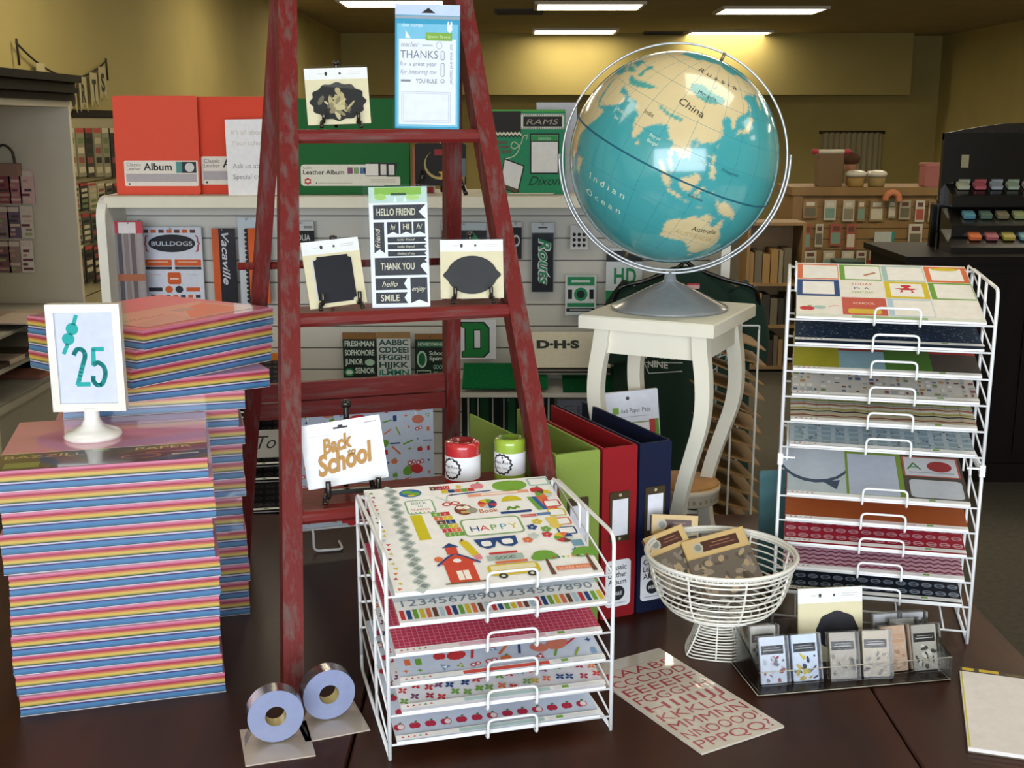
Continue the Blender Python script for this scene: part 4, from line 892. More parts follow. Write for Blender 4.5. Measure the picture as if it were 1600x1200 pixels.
def sh_scallop(m, w, h):
    m.prism(scallop(0, h * .40, w * .43, h * .33, 12, .05), -.0022, 0, '#282724'); m.y0 = .00225
    r_ = random.Random(2)
    for i in range(26): a = r_.uniform(0, 360); m.ell(r_.gauss(0, .13) * w, h * .38 + r_.gauss(0, .08) * h, r_.uniform(.006, .016), r_.uniform(.002, .005), r_.choice(['#b9a878', '#8f8360', '#c9ba8a', '#6f6650']), n=8, rot=a)
    m.poly([(p[0], p[1]) for p in scallop(0, h * .40, w * .43, h * .33, 12, .05)][8:26], '#4c4a44')
def sh_oval(m, w, h):
    m.prism([(w * .40 * math.cos(R(a)), h * .40 + h * .325 * math.sin(R(a))) for a in range(0, 360, 6)], -.0022, 0, '#262522'); m.prism(scallop(0, h * .40, w * .445, h * .20, 8, .03), -.0020, -.0001, '#262522')
def sh_square(m, w, h):
    n = .006; a, z0, z1 = w * .33, h * .06, h * .76
    m.prism([(-a + n, z0), (a - n, z0), (a - n, z0 + n * .6), (a, z0 + n), (a, z1 - n), (a - n, z1 - n * .6), (a - n, z1), (-a + n, z1), (-a + n, z1 - n * .6), (-a, z1 - n), (-a, z0 + n), (-a + n, z0 + n * .6)], -.0022, 0, '#1f1d22')
    m.y0 = .00225; m.line([(-a - .002, z0 + .006), (-a - .002, z1 - .004)], .0022, '#c9ccd4')
def sh_arc(m, w, h): m.prism(scallop(w * .1, h * .42, w * .32, h * .26, 8, .03), -.0022, 0, '#2c2a2e')
chalkpack('chalkboard_pack', 'white-topped chalkboard label pack standing in the clear tray', tpos(.166, .094), yt + R(-3), -10, .112, .125, sh_arc)

def tape(px, py, rad, yaw, lab):
    q = on(px, py); t = thing('tape_roll', lab, 'tape roll', (q.x, q.y, 0), (0, 0, R(yaw)), 'rolls of tape on the table'); zc = rad + .004; n = 48; wd = .024
    m = MB(); P = lambda r_, a, y: (r_ * math.cos(a), y, zc + r_ * math.sin(a)); ri = rad * .38; vs = []
    for i in range(n):
        a = 2 * math.pi * i / n; vs += [P(rad, a, 0), P(rad, a, wd), P(ri, a, wd), P(ri, a, 0)]
    def fa(k): return [((i * 4) + k, ((i + 1) % n) * 4 + k, ((i + 1) % n) * 4 + (k + 1) % 4, i * 4 + (k + 1) % 4) for i in range(n)]
    m.add(vs, fa(0), '#3f3b37', True); m.add(vs, fa(2), '#cfc08a', True); m.add(vs, fa(1), '#8f97b4'); m.add(vs, fa(3), '#8c95b6'); m.build('tape_ring', 'gloss', t)
    m = MB(); a, b_ = rad * 1.22, .05; m.hexa([(-a, -b_, 0), (a, -b_, 0), (a, .055, 0), (-a, .055, 0)], [(-a, -b_, .0022), (a, -b_, .0022), (a, .055, .0022), (-a, .055, .0022)], '#c3b6a8'); m.build('backing_card', 'film', t)
    m = MB(); c_, e_ = rad + .0006, wd + .001
    pts = [(c_ * math.cos(R(g)), zc + c_ * math.sin(R(g))) for g in range(-30, 211, 8)]
    vs = [(x, y, z) for x, z in [(rad * 1.15, .0025)] + pts + [(-rad * 1.15, .0025)] for y in (-.001, e_)]; n2 = len(vs) // 2
    m.add(vs, [(2 * i, 2 * i + 2, 2 * i + 3, 2 * i + 1) for i in range(n2 - 1)], '#ffffff', True); m.build('plastic_cover', 'bag', t)
    return t
tape(433, 1163, .0405, 17, 'grey roll of tape on a card, nearest the front left of the table')
tape(516, 1127, .0400, 22, 'grey roll of tape on a card, between the ladder foot and the front rack')

# ------------------------------------------------------------------ things standing on the ladder steps
def easel(loc, yaw, s, lab):
    t = thing('plate_easel', lab, 'easel', loc, (0, 0, yaw), 'small black easels'); K = '#1d1a18'
    for sx in (-1, 1):
        m = MB(); x = sx * .033 * s
        m.tube(bez([(x * 1.15, -.024 * s, .004), (x * 1.1, -.018 * s, .012), (x, -.004 * s, .013), (x * .9, .012 * s, .02)], 5), [.0042 * s] * 16, K, 8)
        m.tube(bez([(x, -.002 * s, .013), (x, -.016 * s, .013), (x, -.0235 * s, .02), (x, -.022 * s, .034 * s)], 5), .0038 * s, K, 8)
        m.tube([(x * .95, .0, .014), (x * .2, .03 * s, .085 * s)], .0032 * s, K, 6); m.build('front_leg', 'gloss', t)
    m = MB(); m.tube(bez([(0, .028 * s, .13 * s), (0, .028 * s, .085 * s), (0, .04 * s, .04 * s), (0, .052 * s, .004)], 5), .0040 * s, K, 8); m.tube([(-.006 * s, .026 * s, .125 * s), (.006 * s, .026 * s, .125 * s)], .005 * s, K, 6); m.build('back_leg', 'gloss', t)
    MB().box(-.034 * s, .034 * s, -.002, .006, .010, .018, K).build('crossbar', 'gloss', t)
    return t
def stand_on(px, py, zs): return on(px, py, zs)
q = stand_on(518, 203, S1); qb = at(518, 190, q.y)
YS = 2.10
def step_xy(px, zs, back): # a point on the ladder step under this column, a given way behind its front edge
    zc = zs - .0115; p = at(px, 300, 2.0); best = None
    for k in range(200):
        f = k / 199; l = Vector((lx(zc, -1) * (1 - f) + lx(zc, 1) * f, .373 * zc - .022 + back))
        w = Vector((-.351 + l.x * math.cos(LA) - l.y * math.sin(LA), 1.74 + l.x * math.sin(LA) + l.y * math.cos(LA), zs))
        d = w - Vector((0, 0, EYE)); zz = d.dot(_F); X = 800 + FPX * d.x / zz
        if best is None or abs(X - px) < best[0]: best = (abs(X - px), w)
    return best[1]
p = step_xy(531, S1, .026); easel(p, R(16), .9, 'black easel on the top step holding the scalloped chalkboard pack')
chalkpack('chalkboard_pack', 'chalkboard pack with cream scrolls on a black scalloped shape, on the top ladder step', p + Vector((.001, -.008, .009)), R(12), -10, .108, .096, sh_scallop, -2)
p = step_xy(530, S2, .03); easel(p, R(22), .95, 'black easel on the middle step holding the black square pack')
chalkpack('chalkboard_pack', 'chalkboard pack with a black notched square, turned sideways on the middle ladder step', p + Vector((.002, -.010, .008)), R(22), -12, .098, .112, sh_square, -4)
p = step_xy(737, S2, .03); easel(p, R(8), .95, 'black easel on the middle step holding the black oval pack')
chalkpack('chalkboard_pack', 'chalkboard pack with a plain black oval, at the right of the middle ladder step', p + Vector((.001, -.006, .010)), R(6), -9, .110, .102, sh_oval, 0)
p = step_xy(549, S3, .045); easel(p, R(16), 1.25, 'large black easel on the lowest step holding the Back to School card')
p3 = p
t = thing('wood_word_card', 'white card with wooden Back to School lettering on the lowest ladder step', 'card', p + Vector((-.002, -.010, .030)), (R(-14), R(-6), R(13)))
w, h = .134, .106
m = MB(); m.card(w, h, .003, '#eceef2', .002); m.k = 1; m.rect(-.012, h - .013, .012, h - .010, '#33323a'); m.rect(-.004, h - .011, .004, h - .007, '#33323a'); m.rect(-.055, h * .8, -.02, h * .81, '#d0d2d8'); m.rect(.04, h - .010, .06, h - .0085, '#9a9ca4'); m.build('backing_card', 'print', t)
def solidtext(m, s, x, z, size, col, y0, y1, fit=None, rot=0., shear=.35, bold=.012):
    co_, f_, w_ = glyphs(s, bold, shear); sx = fit / (w_ * size) if fit else 1; c, q = math.cos(R(rot)), math.sin(R(rot))
    for y in (y1, y0): m.add([(x + (u * sx * c - v * q) * size, y, z + (u * sx * q + v * c) * size) for u, v in co_], f_, col)
    nb = {}
    for F_ in f_:
        for i in range(len(F_)):
            k = (F_[i], F_[(i + 1) % len(F_)])
            if (k[1], k[0]) in nb: del nb[(k[1], k[0])]
            else: nb[k] = 1
    pt = lambda i, y: (x + (co_[i][0] * sx * c - co_[i][1] * q) * size, y, z + (co_[i][0] * sx * q + co_[i][1] * c) * size)
    for a, b_ in nb: m.add([pt(a, y0), pt(b_, y0), pt(b_, y1), pt(a, y1)], [(0, 1, 2, 3)], '#8a6234')
m = MB(); solidtext(m, 'Back', -.034, .054, .034, '#b5884a', -.0025, -.0003, .052, 8, bold=.035); solidtext(m, 'to', .006, .046, .016, '#b5884a', -.0025, -.0003, None, 10, bold=.03); solidtext(m, 'School', -.046, .019, .046, '#b5884a', -.0025, -.0003, .098, 9, bold=.035); m.build('wooden_lettering', 'print', t)

# stamp set standing against the top of the ladder
p = step_xy(668, S1, .03)
t = thing('stamp_set', 'tall clear stamp set reading THANKS in a bright blue package on the top ladder step', 'stamp set', p + Vector((0, -.012, .001)), (R(-6), R(1.2), R(4)))
w, h = .113, .213
m = MB(); m.card(w, h, .005, '#3f9fc0', .002); m.k = 1
H1 = 1.735; m.T = Matrix.Translation((-w / 2, 0, 0)) @ Matrix.Diagonal((w, 1, h / H1, 1))
m.rect(.03, .03, .97, H1 - .27, '#7fc4dc'); m.rect(.06, .06, .94, H1 - .48, '#eceef4'); m.rect(0, H1 - .15, 1, H1, '#c9d6ea'); m.rect(0, H1 - .2, 1, H1 - .16, '#a0a8b0'); m.poly([(.40, H1 - .12), (.62, H1 - .12), (.51, H1 - .045)], '#2c2620')
m.rect(.47, H1 - .50, .88, H1 - .385, '#86b04a'); m.text('lawn fawn', .675, H1 - .465, .07, '#cfe0a0', fit=.34); m.ell(.84, H1 - .33, .04, .05, '#f4f6f8'); m.ell(.82, H1 - .27, .015, .045, '#f4f6f8'); m.ell(.865, H1 - .27, .015, .045, '#f4f6f8'); m.text('clear stamps', .10, H1 - .31, .07, '#e6f2f6', 'l', fit=.32); m.poly([(.16, H1 - .47), (.16, H1 - .36), (.24, H1 - .47)], '#eceef4')
G1 = '#8a8c92'; zt_ = H1 - .48
m.text('teacher', .09, zt_ - .11, .095, G1, 'l', shear=.35, fit=.27); m.rect(.42, zt_ - .10, .58, zt_ - .075, '#c0c2c8'); m.ell(.68, zt_ - .085, .05, .055, '#b9c0cc'); m.ell(.68, zt_ - .085, .038, .042, '#eceef4')
m.text('THANKS', .08, zt_ - .27, .16, '#7c7e86', 'l', fit=.58); m.text('for a great year', .08, zt_ - .375, .085, G1, 'l', fit=.56); m.text('for inspiring me', .08, zt_ - .485, .085, G1, 'l', shear=.3, fit=.56); m.rect(.09, zt_ - .60, .24, zt_ - .57, G1); m.text('YOU RULE', .32, zt_ - .615, .085, '#74767e', 'l', fit=.33, bold=.01)
for z0, z1 in ((.29, .16), (.52, .33), (.61, .555)): m.frame(.705, zt_ - z0, .765, zt_ - z1, .008, '#8a8c92', '#e4e6ec', .02)
m.text('our wise owl teacher', .85, zt_ - .06, .075, G1, 'l', rot=-90, fit=.56); m.frame(.10, .09, .86, .52, .006, '#b9bcc4', '#e6e8ee'); m.frame(.13, .115, .83, .495, .006, '#c3c6ce', '#e9ebf0')
m.T = None; m.build('printed_card', 'print', t)
m = MB(); a = w / 2 + .004; m.box(-a, a, -.006, -.0052, -.002, h + .004, '#ffffff'); m.build('plastic_sleeve', 'bag', t)

p = step_xy(628, S2, .03)
t = thing('sticker_pack', 'pack of black banner stickers reading HELLO FRIEND, centre of the middle ladder step', 'sticker pack', p + Vector((0, -.012, .001)), (R(-7), R(-1), R(3)))
w, h = .099, .204
m = MB(); m.card(w, h, .005, '#e9ebf0', .002); m.k = 1; H1 = 1.83; m.T = Matrix.Translation((-w / 2, 0, 0)) @ Matrix.Diagonal((w, 1, h / H1, 1))
m.rect(0, H1 - .24, 1, H1, '#b9d0c4'); m.rect(.1, H1 - .12, .9, H1 - .01, '#7fae3c'); m.rect(.38, H1 - .13, .64, H1 - .09, '#2c4a1e'); m.ell(.2, H1 - .15, .1, .05, '#9ac45c'); m.ell(.75, H1 - .16, .12, .04, '#a9cc70'); m.poly([(.45, H1 - .15), (.42, H1 - .22), (.48, H1 - .22)], '#e6f0f0'); m.poly([(.62, H1 - .15), (.59, H1 - .22), (.65, H1 - .22)], '#e6f0f0')
K = '#26282e'; CRM = '#d9d2b4'
def flag(x0, z0, x1, z1, tx=None, vert=False, size=None, shear=0., notch=.06, fit=None):
    if vert == 'v': m.poly([(x0, z1), (x0, z0), ((x0 + x1) / 2, z0 + notch), (x1, z0), (x1, z1)][::-1], K)
    else: m.poly([(x0, z0), (x1, z0), (x1 - notch, (z0 + z1) / 2), (x1, z1), (x0, z1)], K)
    if tx: m.text(tx, (x0 + x1 - (0 if vert == 'v' else notch)) / 2, (z0 + z1) / 2 - (size or .1) * .33 + (notch / 2 if vert == 'v' else 0), size or .1, CRM, bold=.012 if not shear else 0, shear=shear, fit=fit)
flag(.07, H1 - .49, .97, H1 - .27, 'HELLO FRIEND', size=.15, fit=.66, notch=.12)
flag(.07, H1 - 1.0, .25, H1 - .53, None, 'v'); m.text('friend', .175, H1 - .92, .13, CRM, 'l', rot=90, shear=.3, fit=.3)
for i, (tx, sh) in enumerate((('hi', .3), ('HI', 0), ('hi', .4))): flag(.30 + i * .225, H1 - .72, .50 + i * .225, H1 - .53, tx, 'v', .12, sh, .04)
for i in range(4): z = H1 - .84 - i * .105; flag(.30, z, .97, z + .08, ('hello friend', 'hello friend', 'thinking of you', 'thanks')[i], False, .05, .3, .04, .3)
flag(.07, H1 - 1.34, .97, H1 - 1.14 + .07, 'THANK YOU', size=.15, fit=.58, notch=.12)
flag(.07, H1 - 1.56, .62, H1 - 1.38, 'hello', size=.12, shear=.4, fit=.27, notch=.06); flag(.07, H1 - 1.77, .62, H1 - 1.60, 'SMILE', size=.14, fit=.32, notch=.06); flag(.67, H1 - 1.77, .96, H1 - 1.38, 'enjoy', 'v', .11, .4, .05, .24)
m.T = None; m.build('printed_card', 'print', t)
m = MB(); a = w / 2 + .003; m.box(-a - .006, a, -.006, -.0052, -.001, h + .003, '#ffffff'); m.build('plastic_sleeve', 'bag', t)

def spool(px, col, dark, rot, lab, back, r_=.0305, h=.082):
    p = step_xy(px, S3, back); t = thing('twine_spool', lab, 'twine spool', p, (0, 0, R(rot)), 'spools of twine on the lowest ladder step')
    MB().lathe([(r_ * .86, 0), (r_ * .98, .004), (r_, .010), (r_ * .985, .016), (r_ * .985, h - .016), (r_, h - .010), (r_ * .97, h - .003), (r_ * .8, h), (r_ * .62, h - .001), (r_ * .55, h - .006), (0, h - .006)], col, 40, cols=[dark, col, col, col, col, col, col, dark, dark, dark]).build('twine_body', 'film', t)
    m = MB(); m.lathe([(r_ * 1.0, .017), (r_ * 1.005, h - .024)], '#eceef2', 40); m.f = [f_ for f_ in m.f if len(f_) == 4]; m.c = m.c[:len(m.f)]; m.sm = m.sm[:len(m.f)]; m.mi = m.mi[:len(m.f)]; o = m.build('paper_band', 'print', t)
    m = MB(); rr = r_ * 1.012
    def wrap(x, z): a = -math.pi / 2 + x / rr; return (rr * math.cos(a), rr * math.sin(a), z)
    zc = h * .46
    for rx, rz, c_ in ((.019, .0185, '#3a3236'), (.0155, .015, '#eceef2')):
        rr += .0002; pts = scallop(0, zc, rx, rz, 14, .06); m.add([wrap(*q_) for q_ in pts], [tuple(range(len(pts)))], c_)
    for s_, z, sz in (('Maya Road', zc + .001, .0075), ('Baker Twine', zc - .008, .0045)):
        co_, f_, w_ = glyphs(s_); rr += .0002; m.add([wrap((u - w_ / 2) * sz, z + v * sz) for u, v in co_], f_, '#5a5458')
    m.build('printed_emblem', 'print', o); return t
spool(723, '#c02a30', '#8e1c22', -38, 'red twine spool with a white paper band on the lowest ladder step', .062)
spool(797, '#9ab83c', '#7a9a2c', -30, 'lime green twine spool with a white paper band on the lowest ladder step', .066, .0275, .08)

# ------------------------------------------------------------------ paper and racks behind the ladder
def lad(x, y, z): return Vector((-.351 + x * math.cos(LA) - y * math.sin(LA), 1.74 + x * math.sin(LA) + y * math.cos(LA), z))
m = MB(); m.card(.305, .305, .003, '#c9d3e2'); m.T = Matrix.Translation((-.1525, 0, 0)) @ Matrix.Diagonal((.305, 1, .305, 1)); m.k = 1; icons(m, 21, 170, .95, .0); m.rect(.45, 0, 1, .02, '#b03048'); m.T = None
m.build('patterned_paper', 'print', None, lad(.2355, .632, .050), (R(-2), 0, LA), 'large pale blue sheet with school icons standing upright behind the lowest ladder step', 'paper')
t = thing('wire_stand', 'white wire stand holding the school icon sheet behind the ladder', 'wire stand', lad(.2355, .632, 0), (0, 0, LA))
MB().tube([(-.155, .002, .0465), (.155, .002, .0465)], .0025, W_, 6).build('ledge_wire', 'wire', t)
for x in (-.115, .115): MB().tube(fillet([(x, .01, .30), (x, .01, .0465), (x, -.015, .0465), (x, -.015, .004), (x + .06, -.02, .004), (x + .06, .03, .004)], .012), .0028, W_, 7).build('wire_leg', 'wire', t)
def d_dark(m): medal(m, '#1e1e20', '#4c4c50', 9, 8)
brack = thing('paper_rack', 'dark filled wire paper rack on the floor behind the ladder and cardstock', 'paper rack', (-.95, 3.15, FLOOR), (0, 0, R(10)))
for j in range(3): rack_unit(brack, j * .314)
for j in range(3):
    for k in range(6): sheet(brack, j * .314, k, 'dark_paper', f'dark patterned sheet on shelf {ORD[17 - j * 6 - k]} from the top of the rack behind the ladder'.replace('shelf ' + ORD[17 - j * 6 - k], 'the ' + ORD[17 - j * 6 - k] + ' shelf'), d_dark, '#26262a')['group'] = 'dark sheets in the rack behind the ladder'
t = thing('word_sign', 'small pale sign with black script, leaning in the rack behind the ladder', 'sign', at(418, 715, 3.08) + Vector((0, 0, 0)), (R(-8), 0, R(10)))
m = MB(); m.card(.09, .075, .004, '#b9b8b4'); m.k = 1; m.text('To', -.0, .025, .05, '#2c2a2c', shear=.4); m.build('sign_card', 'print', t)
m = MB(); m.card(.135, .322, .012, '#e6e9f2', .001); m.k = 1; m.T = Matrix.Translation((0, 0, .022)); m.eps = 1e-5
m.ell(.0, .285, .004, .004, '#4c4c54'); m.rect(-.035, .252, -.021, .266, '#7fb03c'); m.text('6x6 Paper Pads', -.016, .253, .014, '#33363c', 'l', fit=.065); m.rect(-.03, .243, .04, .245, '#c3c6d0')
m.frame(-.04, .14, .055, .232, .003, '#9aa86a', '#f0eef0', .006)
for i, ch in enumerate('PAPER'): m.text(ch, -.027 + i * .0145, .200, .022, ['#c8305a', '#d84a6a', '#a8284a', '#3a5a9a', '#c83a3a'][i], bold=.02)
m.rect(.045, .14, .058, .235, '#b8443c'); m.rect(.058, .14, .066, .235, '#6f9f3c')
for i in range(12): m.rect(-.03 + (i % 4) * .018, .150 + (i // 4) * .014, -.018 + (i % 4) * .018, .160 + (i // 4) * .014, MIX[i % 7])
p = at(997, 640, 2.50); m.T = None; m.build('paper_pad_pack', 'print', None, (p.x, 2.475, 0), (R(-4), R(-4), R(8)), 'white packet headed 6x6 Paper Pads behind the navy binder', 'paper pads')

# narrow rack of kraft sheets behind the stool
kr = at(1168, 600, 3.1)
t = thing('sheet_rack', 'narrow wire rack of brown kraft sheets seen edge-on behind the stool', 'rack', (kr.x, 3.1, FLOOR))
zt1 = at(1168, 507, 3.1).z - FLOOR
for x in (-.045, .02):
    for y in (-.02, .22): MB().tube([(x, y, 0), (x, y, zt1)], .003, '#c9cccc', 6).build('post', 'wire', t)
MB().tube(fillet([(-.045, -.02, zt1 - .01), (-.045, -.02, zt1), (.02, -.02, zt1), (.02, -.02, zt1 - .01)], .008), .003, '#c9cccc', 6).build('top_wire', 'wire', t)
MB().tube([(-.045, -.02, .004), (.02, -.02, .004), (.02, .22, .004), (-.045, .22, .004)], .003, '#c9cccc', 6, True).build('base_wire', 'wire', t)
m0 = None
for k in range(15):
    z = zt1 + FLOOR - .06 - k * .046
    if m0 is None:
        m = MB(); m.hexa([(-.11, 0, .045), (.045, 0, -.012), (.045, .2, -.012), (-.11, .2, .045)], [(-.11, 0, .049), (.045, 0, -.008), (.045, .2, -.008), (-.11, .2, .049)], '#94744a'); m0 = m.build('kraft_sheet', 'print', None, (kr.x, 3.1, z), (0, 0, 0)); o = m0
    else: o = m0.copy(); sc.collection.objects.link(o); o.location = (kr.x + rnd.uniform(-.004, .004), 3.1, z); o.rotation_euler = (0, R(rnd.uniform(-4, 4)), R(rnd.uniform(-6, 6)))
    tag(o, f'brown kraft sheet, {"topmost" if k == 0 else ORD[k] + " from the top"} in the narrow wire rack behind the stool', 'paper', 'kraft sheets in the narrow rack')

# ------------------------------------------------------------------ white slatwall gondola
GX0, GX1, GY = -1.362, .72, 4.12
t = thing('slatwall_gondola', 'off-white slatwall display unit across the middle of the shop', 'display unit', (0, 0, FLOOR))
for k in range(17):
    z1 = .57 - FLOOR - k * .0775; z0 = max(z1 - .0725, .02)
    if z1 < .05: break
    MB().hexa([(GX0 + .03, GY + .002, z0), (GX1 - .03, GY + .002, z0), (GX1 - .03, GY + .02, z0), (GX0 + .03, GY + .02, z0)], [(GX0 + .03, GY, z1), (GX1 - .03, GY, z1), (GX1 - .03, GY + .02, z1), (GX0 + .03, GY + .02, z1)], '#c8c6be').build('slat', 'slatpaint', t)
MB().box(GX0 + .03, GX1 - .03, GY + .019, GY + .03, .02, .62 - FLOOR, '#8f8d86').build('back_panel', 'paint', t)
MB().box(GX0 + .03, GX1 - .03, GY, GY + .02, .575 - FLOOR, .613 - FLOOR, '#c8c6be').build('header_rail', 'slatpaint', t)
m = MB(); zt2 = .650 - FLOOR
prof = [(3.93, .613 - FLOOR), (4.36, .613 - FLOOR), (4.36, zt2), (3.934, zt2), (3.93, zt2 - .005)]
vs = [(GX0 + .02, y, z) for y, z in prof] + [(GX1, y, z) for y, z in prof]; n = 5
m.add(vs, [tuple(range(n)), tuple(range(2 * n - 1, n - 1, -1))] + [(i, i + n, (i + 1) % n + n, (i + 1) % n) for i in range(n)], '#dcd8c6'); m.build('top_shelf', 'paint', t)
for x in (GX0, GX1 - .03):
    m = MB(); pr = [(3.90, 0), (4.36, 0), (4.36, zt2 - .001)] + [(3.98 - .08 * math.sin(R(a)), zt2 - .081 + .08 * math.cos(R(a))) for a in range(0, 91, 15)]
    vs = [(x, y, z) for y, z in pr] + [(x + .03, y, z) for y, z in pr]; n = len(pr)
    m.add(vs, [tuple(range(n)), tuple(range(2 * n - 1, n - 1, -1))] + [(i, i + n, (i + 1) % n + n, (i + 1) % n) for i in range(n)], '#e6e4da'); m.build('end_panel', 'paint', t)
MB().box(GX0 + .03, GX1 - .03, 3.9, GY, 0, .12, '#cfccc2').build('base_deck', 'paint', t)
zs = at(760, 609, 3.9).z
MB().box(-.22, GX1 - .03, 3.88, GY, zs - .022 - FLOOR, zs - .008 - FLOOR, '#c3c1ba').build('lower_shelf', 'paint', t)

def hang(name, lab, cat, x0, y0, x1, y1, draw, col='#e6e6e8', Y=4.085, th=.006, mat='print', group=None, hook=True, r=0., sleeve=False, rot=(0, 0, 0)):
    a, b = at(x0, y1, Y), at(x1, y0, Y); w, h = b.x - a.x, b.z - a.z
    m = MB(); m.eps = 2.5e-5; m.card(w, h, th, col, r); m.T = Matrix.Translation((-w / 2, 0, 0)) @ Matrix.Diagonal((w, 1, h, 1)); m.asp = h / w
    if draw: draw(m)
    m.T = None; o = m.build(name, mat, None, ((a.x + b.x) / 2, Y, a.z), rot, lab, cat, group)
    if hook:
        MB().tube([(0, GY - Y + .004, h - .006), (0, -.012, h - .006), (0, -.016, h - .001)], .0018, '#b9bcc0', 5).build('hang_hook', 'metal', o)
    if sleeve: MB().box(-w / 2 - .004, w / 2 + .004, -.010, -.009, -.004, h + .012, '#ffffff').build('plastic_sleeve', 'bag', o)
    return o
OR2 = '#d8602c'
def d_bull(m):
    for i in range(7): m.rect(.03 + i * .13, .93, .12 + i * .13, .97, ['#6a3a30', OR2][i % 2])
    m.ell(.5, .80, .39, .11, '#2c2c32', n=28); m.text('BULLDOGS', .5, .772, .075, '#c9ccd2', fit=.68, bold=.02)
    m.text('{', .07, .74, .22, '#b8443c', fit=.08); m.text('}', .93, .74, .22, '#b8443c', fit=.08)
    for x in (.04, .53): m.rect(x, .52, x + .44, .60, OR2); m.rect(x + .05, .565, x + .38, .575, '#f0c8b0'); m.rect(x, .475, x + .44, .51, '#33333c'); m.rect(x + .06, .489, x + .38, .495, '#8a8a90')
    m.rect(.40, .29, .62, .44, OR2, .03); m.rect(.44, .35, .58, .37, '#f4d8c4'); m.text('~', .2, .39, .08, '#e0a898', fit=.16); m.text('~', .82, .39, .08, '#b9bcc4', fit=.16)
    m.rect(.07, .20, .3, .25, '#33333c', .01); m.ell(.41, .225, .065, .045, OR2); m.ell(.58, .225, .065, .045, '#33333c'); m.rect(.70, .20, .93, .25, OR2, .01)
    for i in range(7): m.rect(.1 + i * .125, .12, .18 + i * .125, .155, ['#33333c', OR2][i % 2])
    m.rect(.06, .03, .26, .075, '#33333c', .02); m.rect(.76, .03, .96, .06, '#a9acb4')
hang('sticker_sheet', 'white sticker sheet with a black BULLDOGS oval on the slatwall', 'sticker sheet', 228, 355, 314, 480, d_bull, '#dfe0ea', sleeve=True)
def d_vac(m): m.rect(0, 0, .30, 1, OR2); m.rect(.30, 0, 1, 1, '#26222a'); m.text('Vacaville', .40, .98, .36, '#d9d6dc', 'l', rot=-90, shear=.3, bold=.01) if False else None
o = hang('border_sticker', 'orange and black strip with vertical Vacaville script on the slatwall', 'sticker pack', 337, 357, 366, 486, d_vac, '#26222a', sleeve=True)
def vtext(o, s, w, h, x, z, size, col, L, name='lettering', outline=None, shear=.3, bold=.015):
    m = MB(); m.y0 = .0012; m.eps = 2.5e-5
    if outline: m.text(s, x, z, size, outline, 'l', rot=-90, shear=shear, bold=bold + .05, fit=L)
    m.text(s, x, z, size, col, 'l', rot=-90, shear=shear, bold=bold, fit=L); return m.build(name, 'print', o)
vtext(o, 'Vacaville', 0, 0, -.006, .272, .034, '#d9d6dc', .18)
def d_tubes(m):
    for i in range(4): m.rect(.06 + i * .24, 0, .22 + i * .24, .86, ['#5c5458', '#8a7a74', '#6f5f5c', '#a89a98'][i])
    m.rect(0, .30, 1, .38, '#b06a4c'); m.rect(.0, .86, 1, 1, '#c84a54'); m.rect(.12, .86, .75, .99, '#e6dcd8')
hang('sticker_pack', 'clear packets with red header hanging at the left end of the slatwall', 'sticker pack', 188, 346, 222, 478, d_tubes, '#9a9294', Y=3.99, sleeve=True)
def d_white(m): m.rect(.3, .93, .9, .96, '#4c4c54'); m.rect(.05, .9, .95, .99, '#cfd8dc')
hang('border_sticker', 'narrow clear packet left of the rear ladder leg on the slatwall', 'sticker pack', 378, 340, 400, 486, d_white, '#d6d8dc', sleeve=True)
o = hang('paper_border', 'orange border strip with a black scalloped edge behind the ladder leg', 'paper border', 391, 357, 418, 474, lambda m: [m.ell(.0, .03 + i * .059, .14, .03, '#2a2024', n=8) for i in range(17)] + [m.rect(.04, 0, 1, 1, OR2)], '#2a2024', Y=4.06)
def d_adua(m): m.rect(0, .62, 1, 1, '#c9cccc'); m.rect(.2, .86, .4, .9, '#4c4c50'); m.rect(.6, .72, .95, .82, '#8a8c8e'); m.text('GRAD', .45, .2, .26, '#d9d9d6', fit=.01) if False else None
o = hang('title_sticker', 'black title strip reading ADUA beside the left ladder stile', 'sticker pack', 452, 346, 490, 384, d_adua, '#222226')
m = MB(); m.y0 = .0012; m.text('ADUA', -.0, .018, .03, '#d9d9d6', bold=.01, fit=.06); m.build('lettering', 'print', o)
GD, GL = '#14603c', '#2f8f5c'
def d_h(m): m.rect(.0, .82, 1, 1, '#c9d0d2'); m.poly([(.1, .5), (.3, .78), (.5, .5)], GL); m.poly([(.5, .5), (.7, .78), (.9, .5)], GL); m.poly([(.17, .5), (.3, .68), (.43, .5)], '#e6e8e6'); m.rect(.2, .1, .8, .46, '#e6e8e6')
hang('sticker_pack', 'green and black packet with a large H above the oval chalkboard pack', 'sticker pack', 691, 348, 760, 412, d_h, '#22262a', sleeve=True)
m = MB(); m.y0 = .0015; o = bpy.data.objects[[x.name for x in bpy.data.objects if x.name.startswith('sticker_pack')][-1]]; m.text('H', 0, .025, .06, '#1f4f3a', bold=.02); m.build('lettering', 'print', o)
o = hang('border_sticker', 'narrow black packet with a pale ring, right of the ladder stile', 'sticker pack', 796, 347, 815, 405, lambda m: [m.rect(0, .86, 1, 1, '#c9cccf'), m.ell(.55, .5, .32, .16, '#c9cfcf'), m.ell(.55, .5, .2, .1, '#22262a')], '#22262a')
o = hang('border_sticker', 'black strip with green and white vertical script on the slatwall', 'sticker pack', 830, 348, 866, 456, lambda m: [m.rect(0, .86, 1, 1, '#d0d3d6'), m.rect(.3, .92, .7, .94, '#3c3c40'), m.rect(.03, 0, .97, .85, '#22252a')], '#9a9ea0', sleeve=True)
vtext(o, 'Routs', 0, 0, -.012, .185, .055, '#2f8f5c', .16, outline='#e0e4e0')
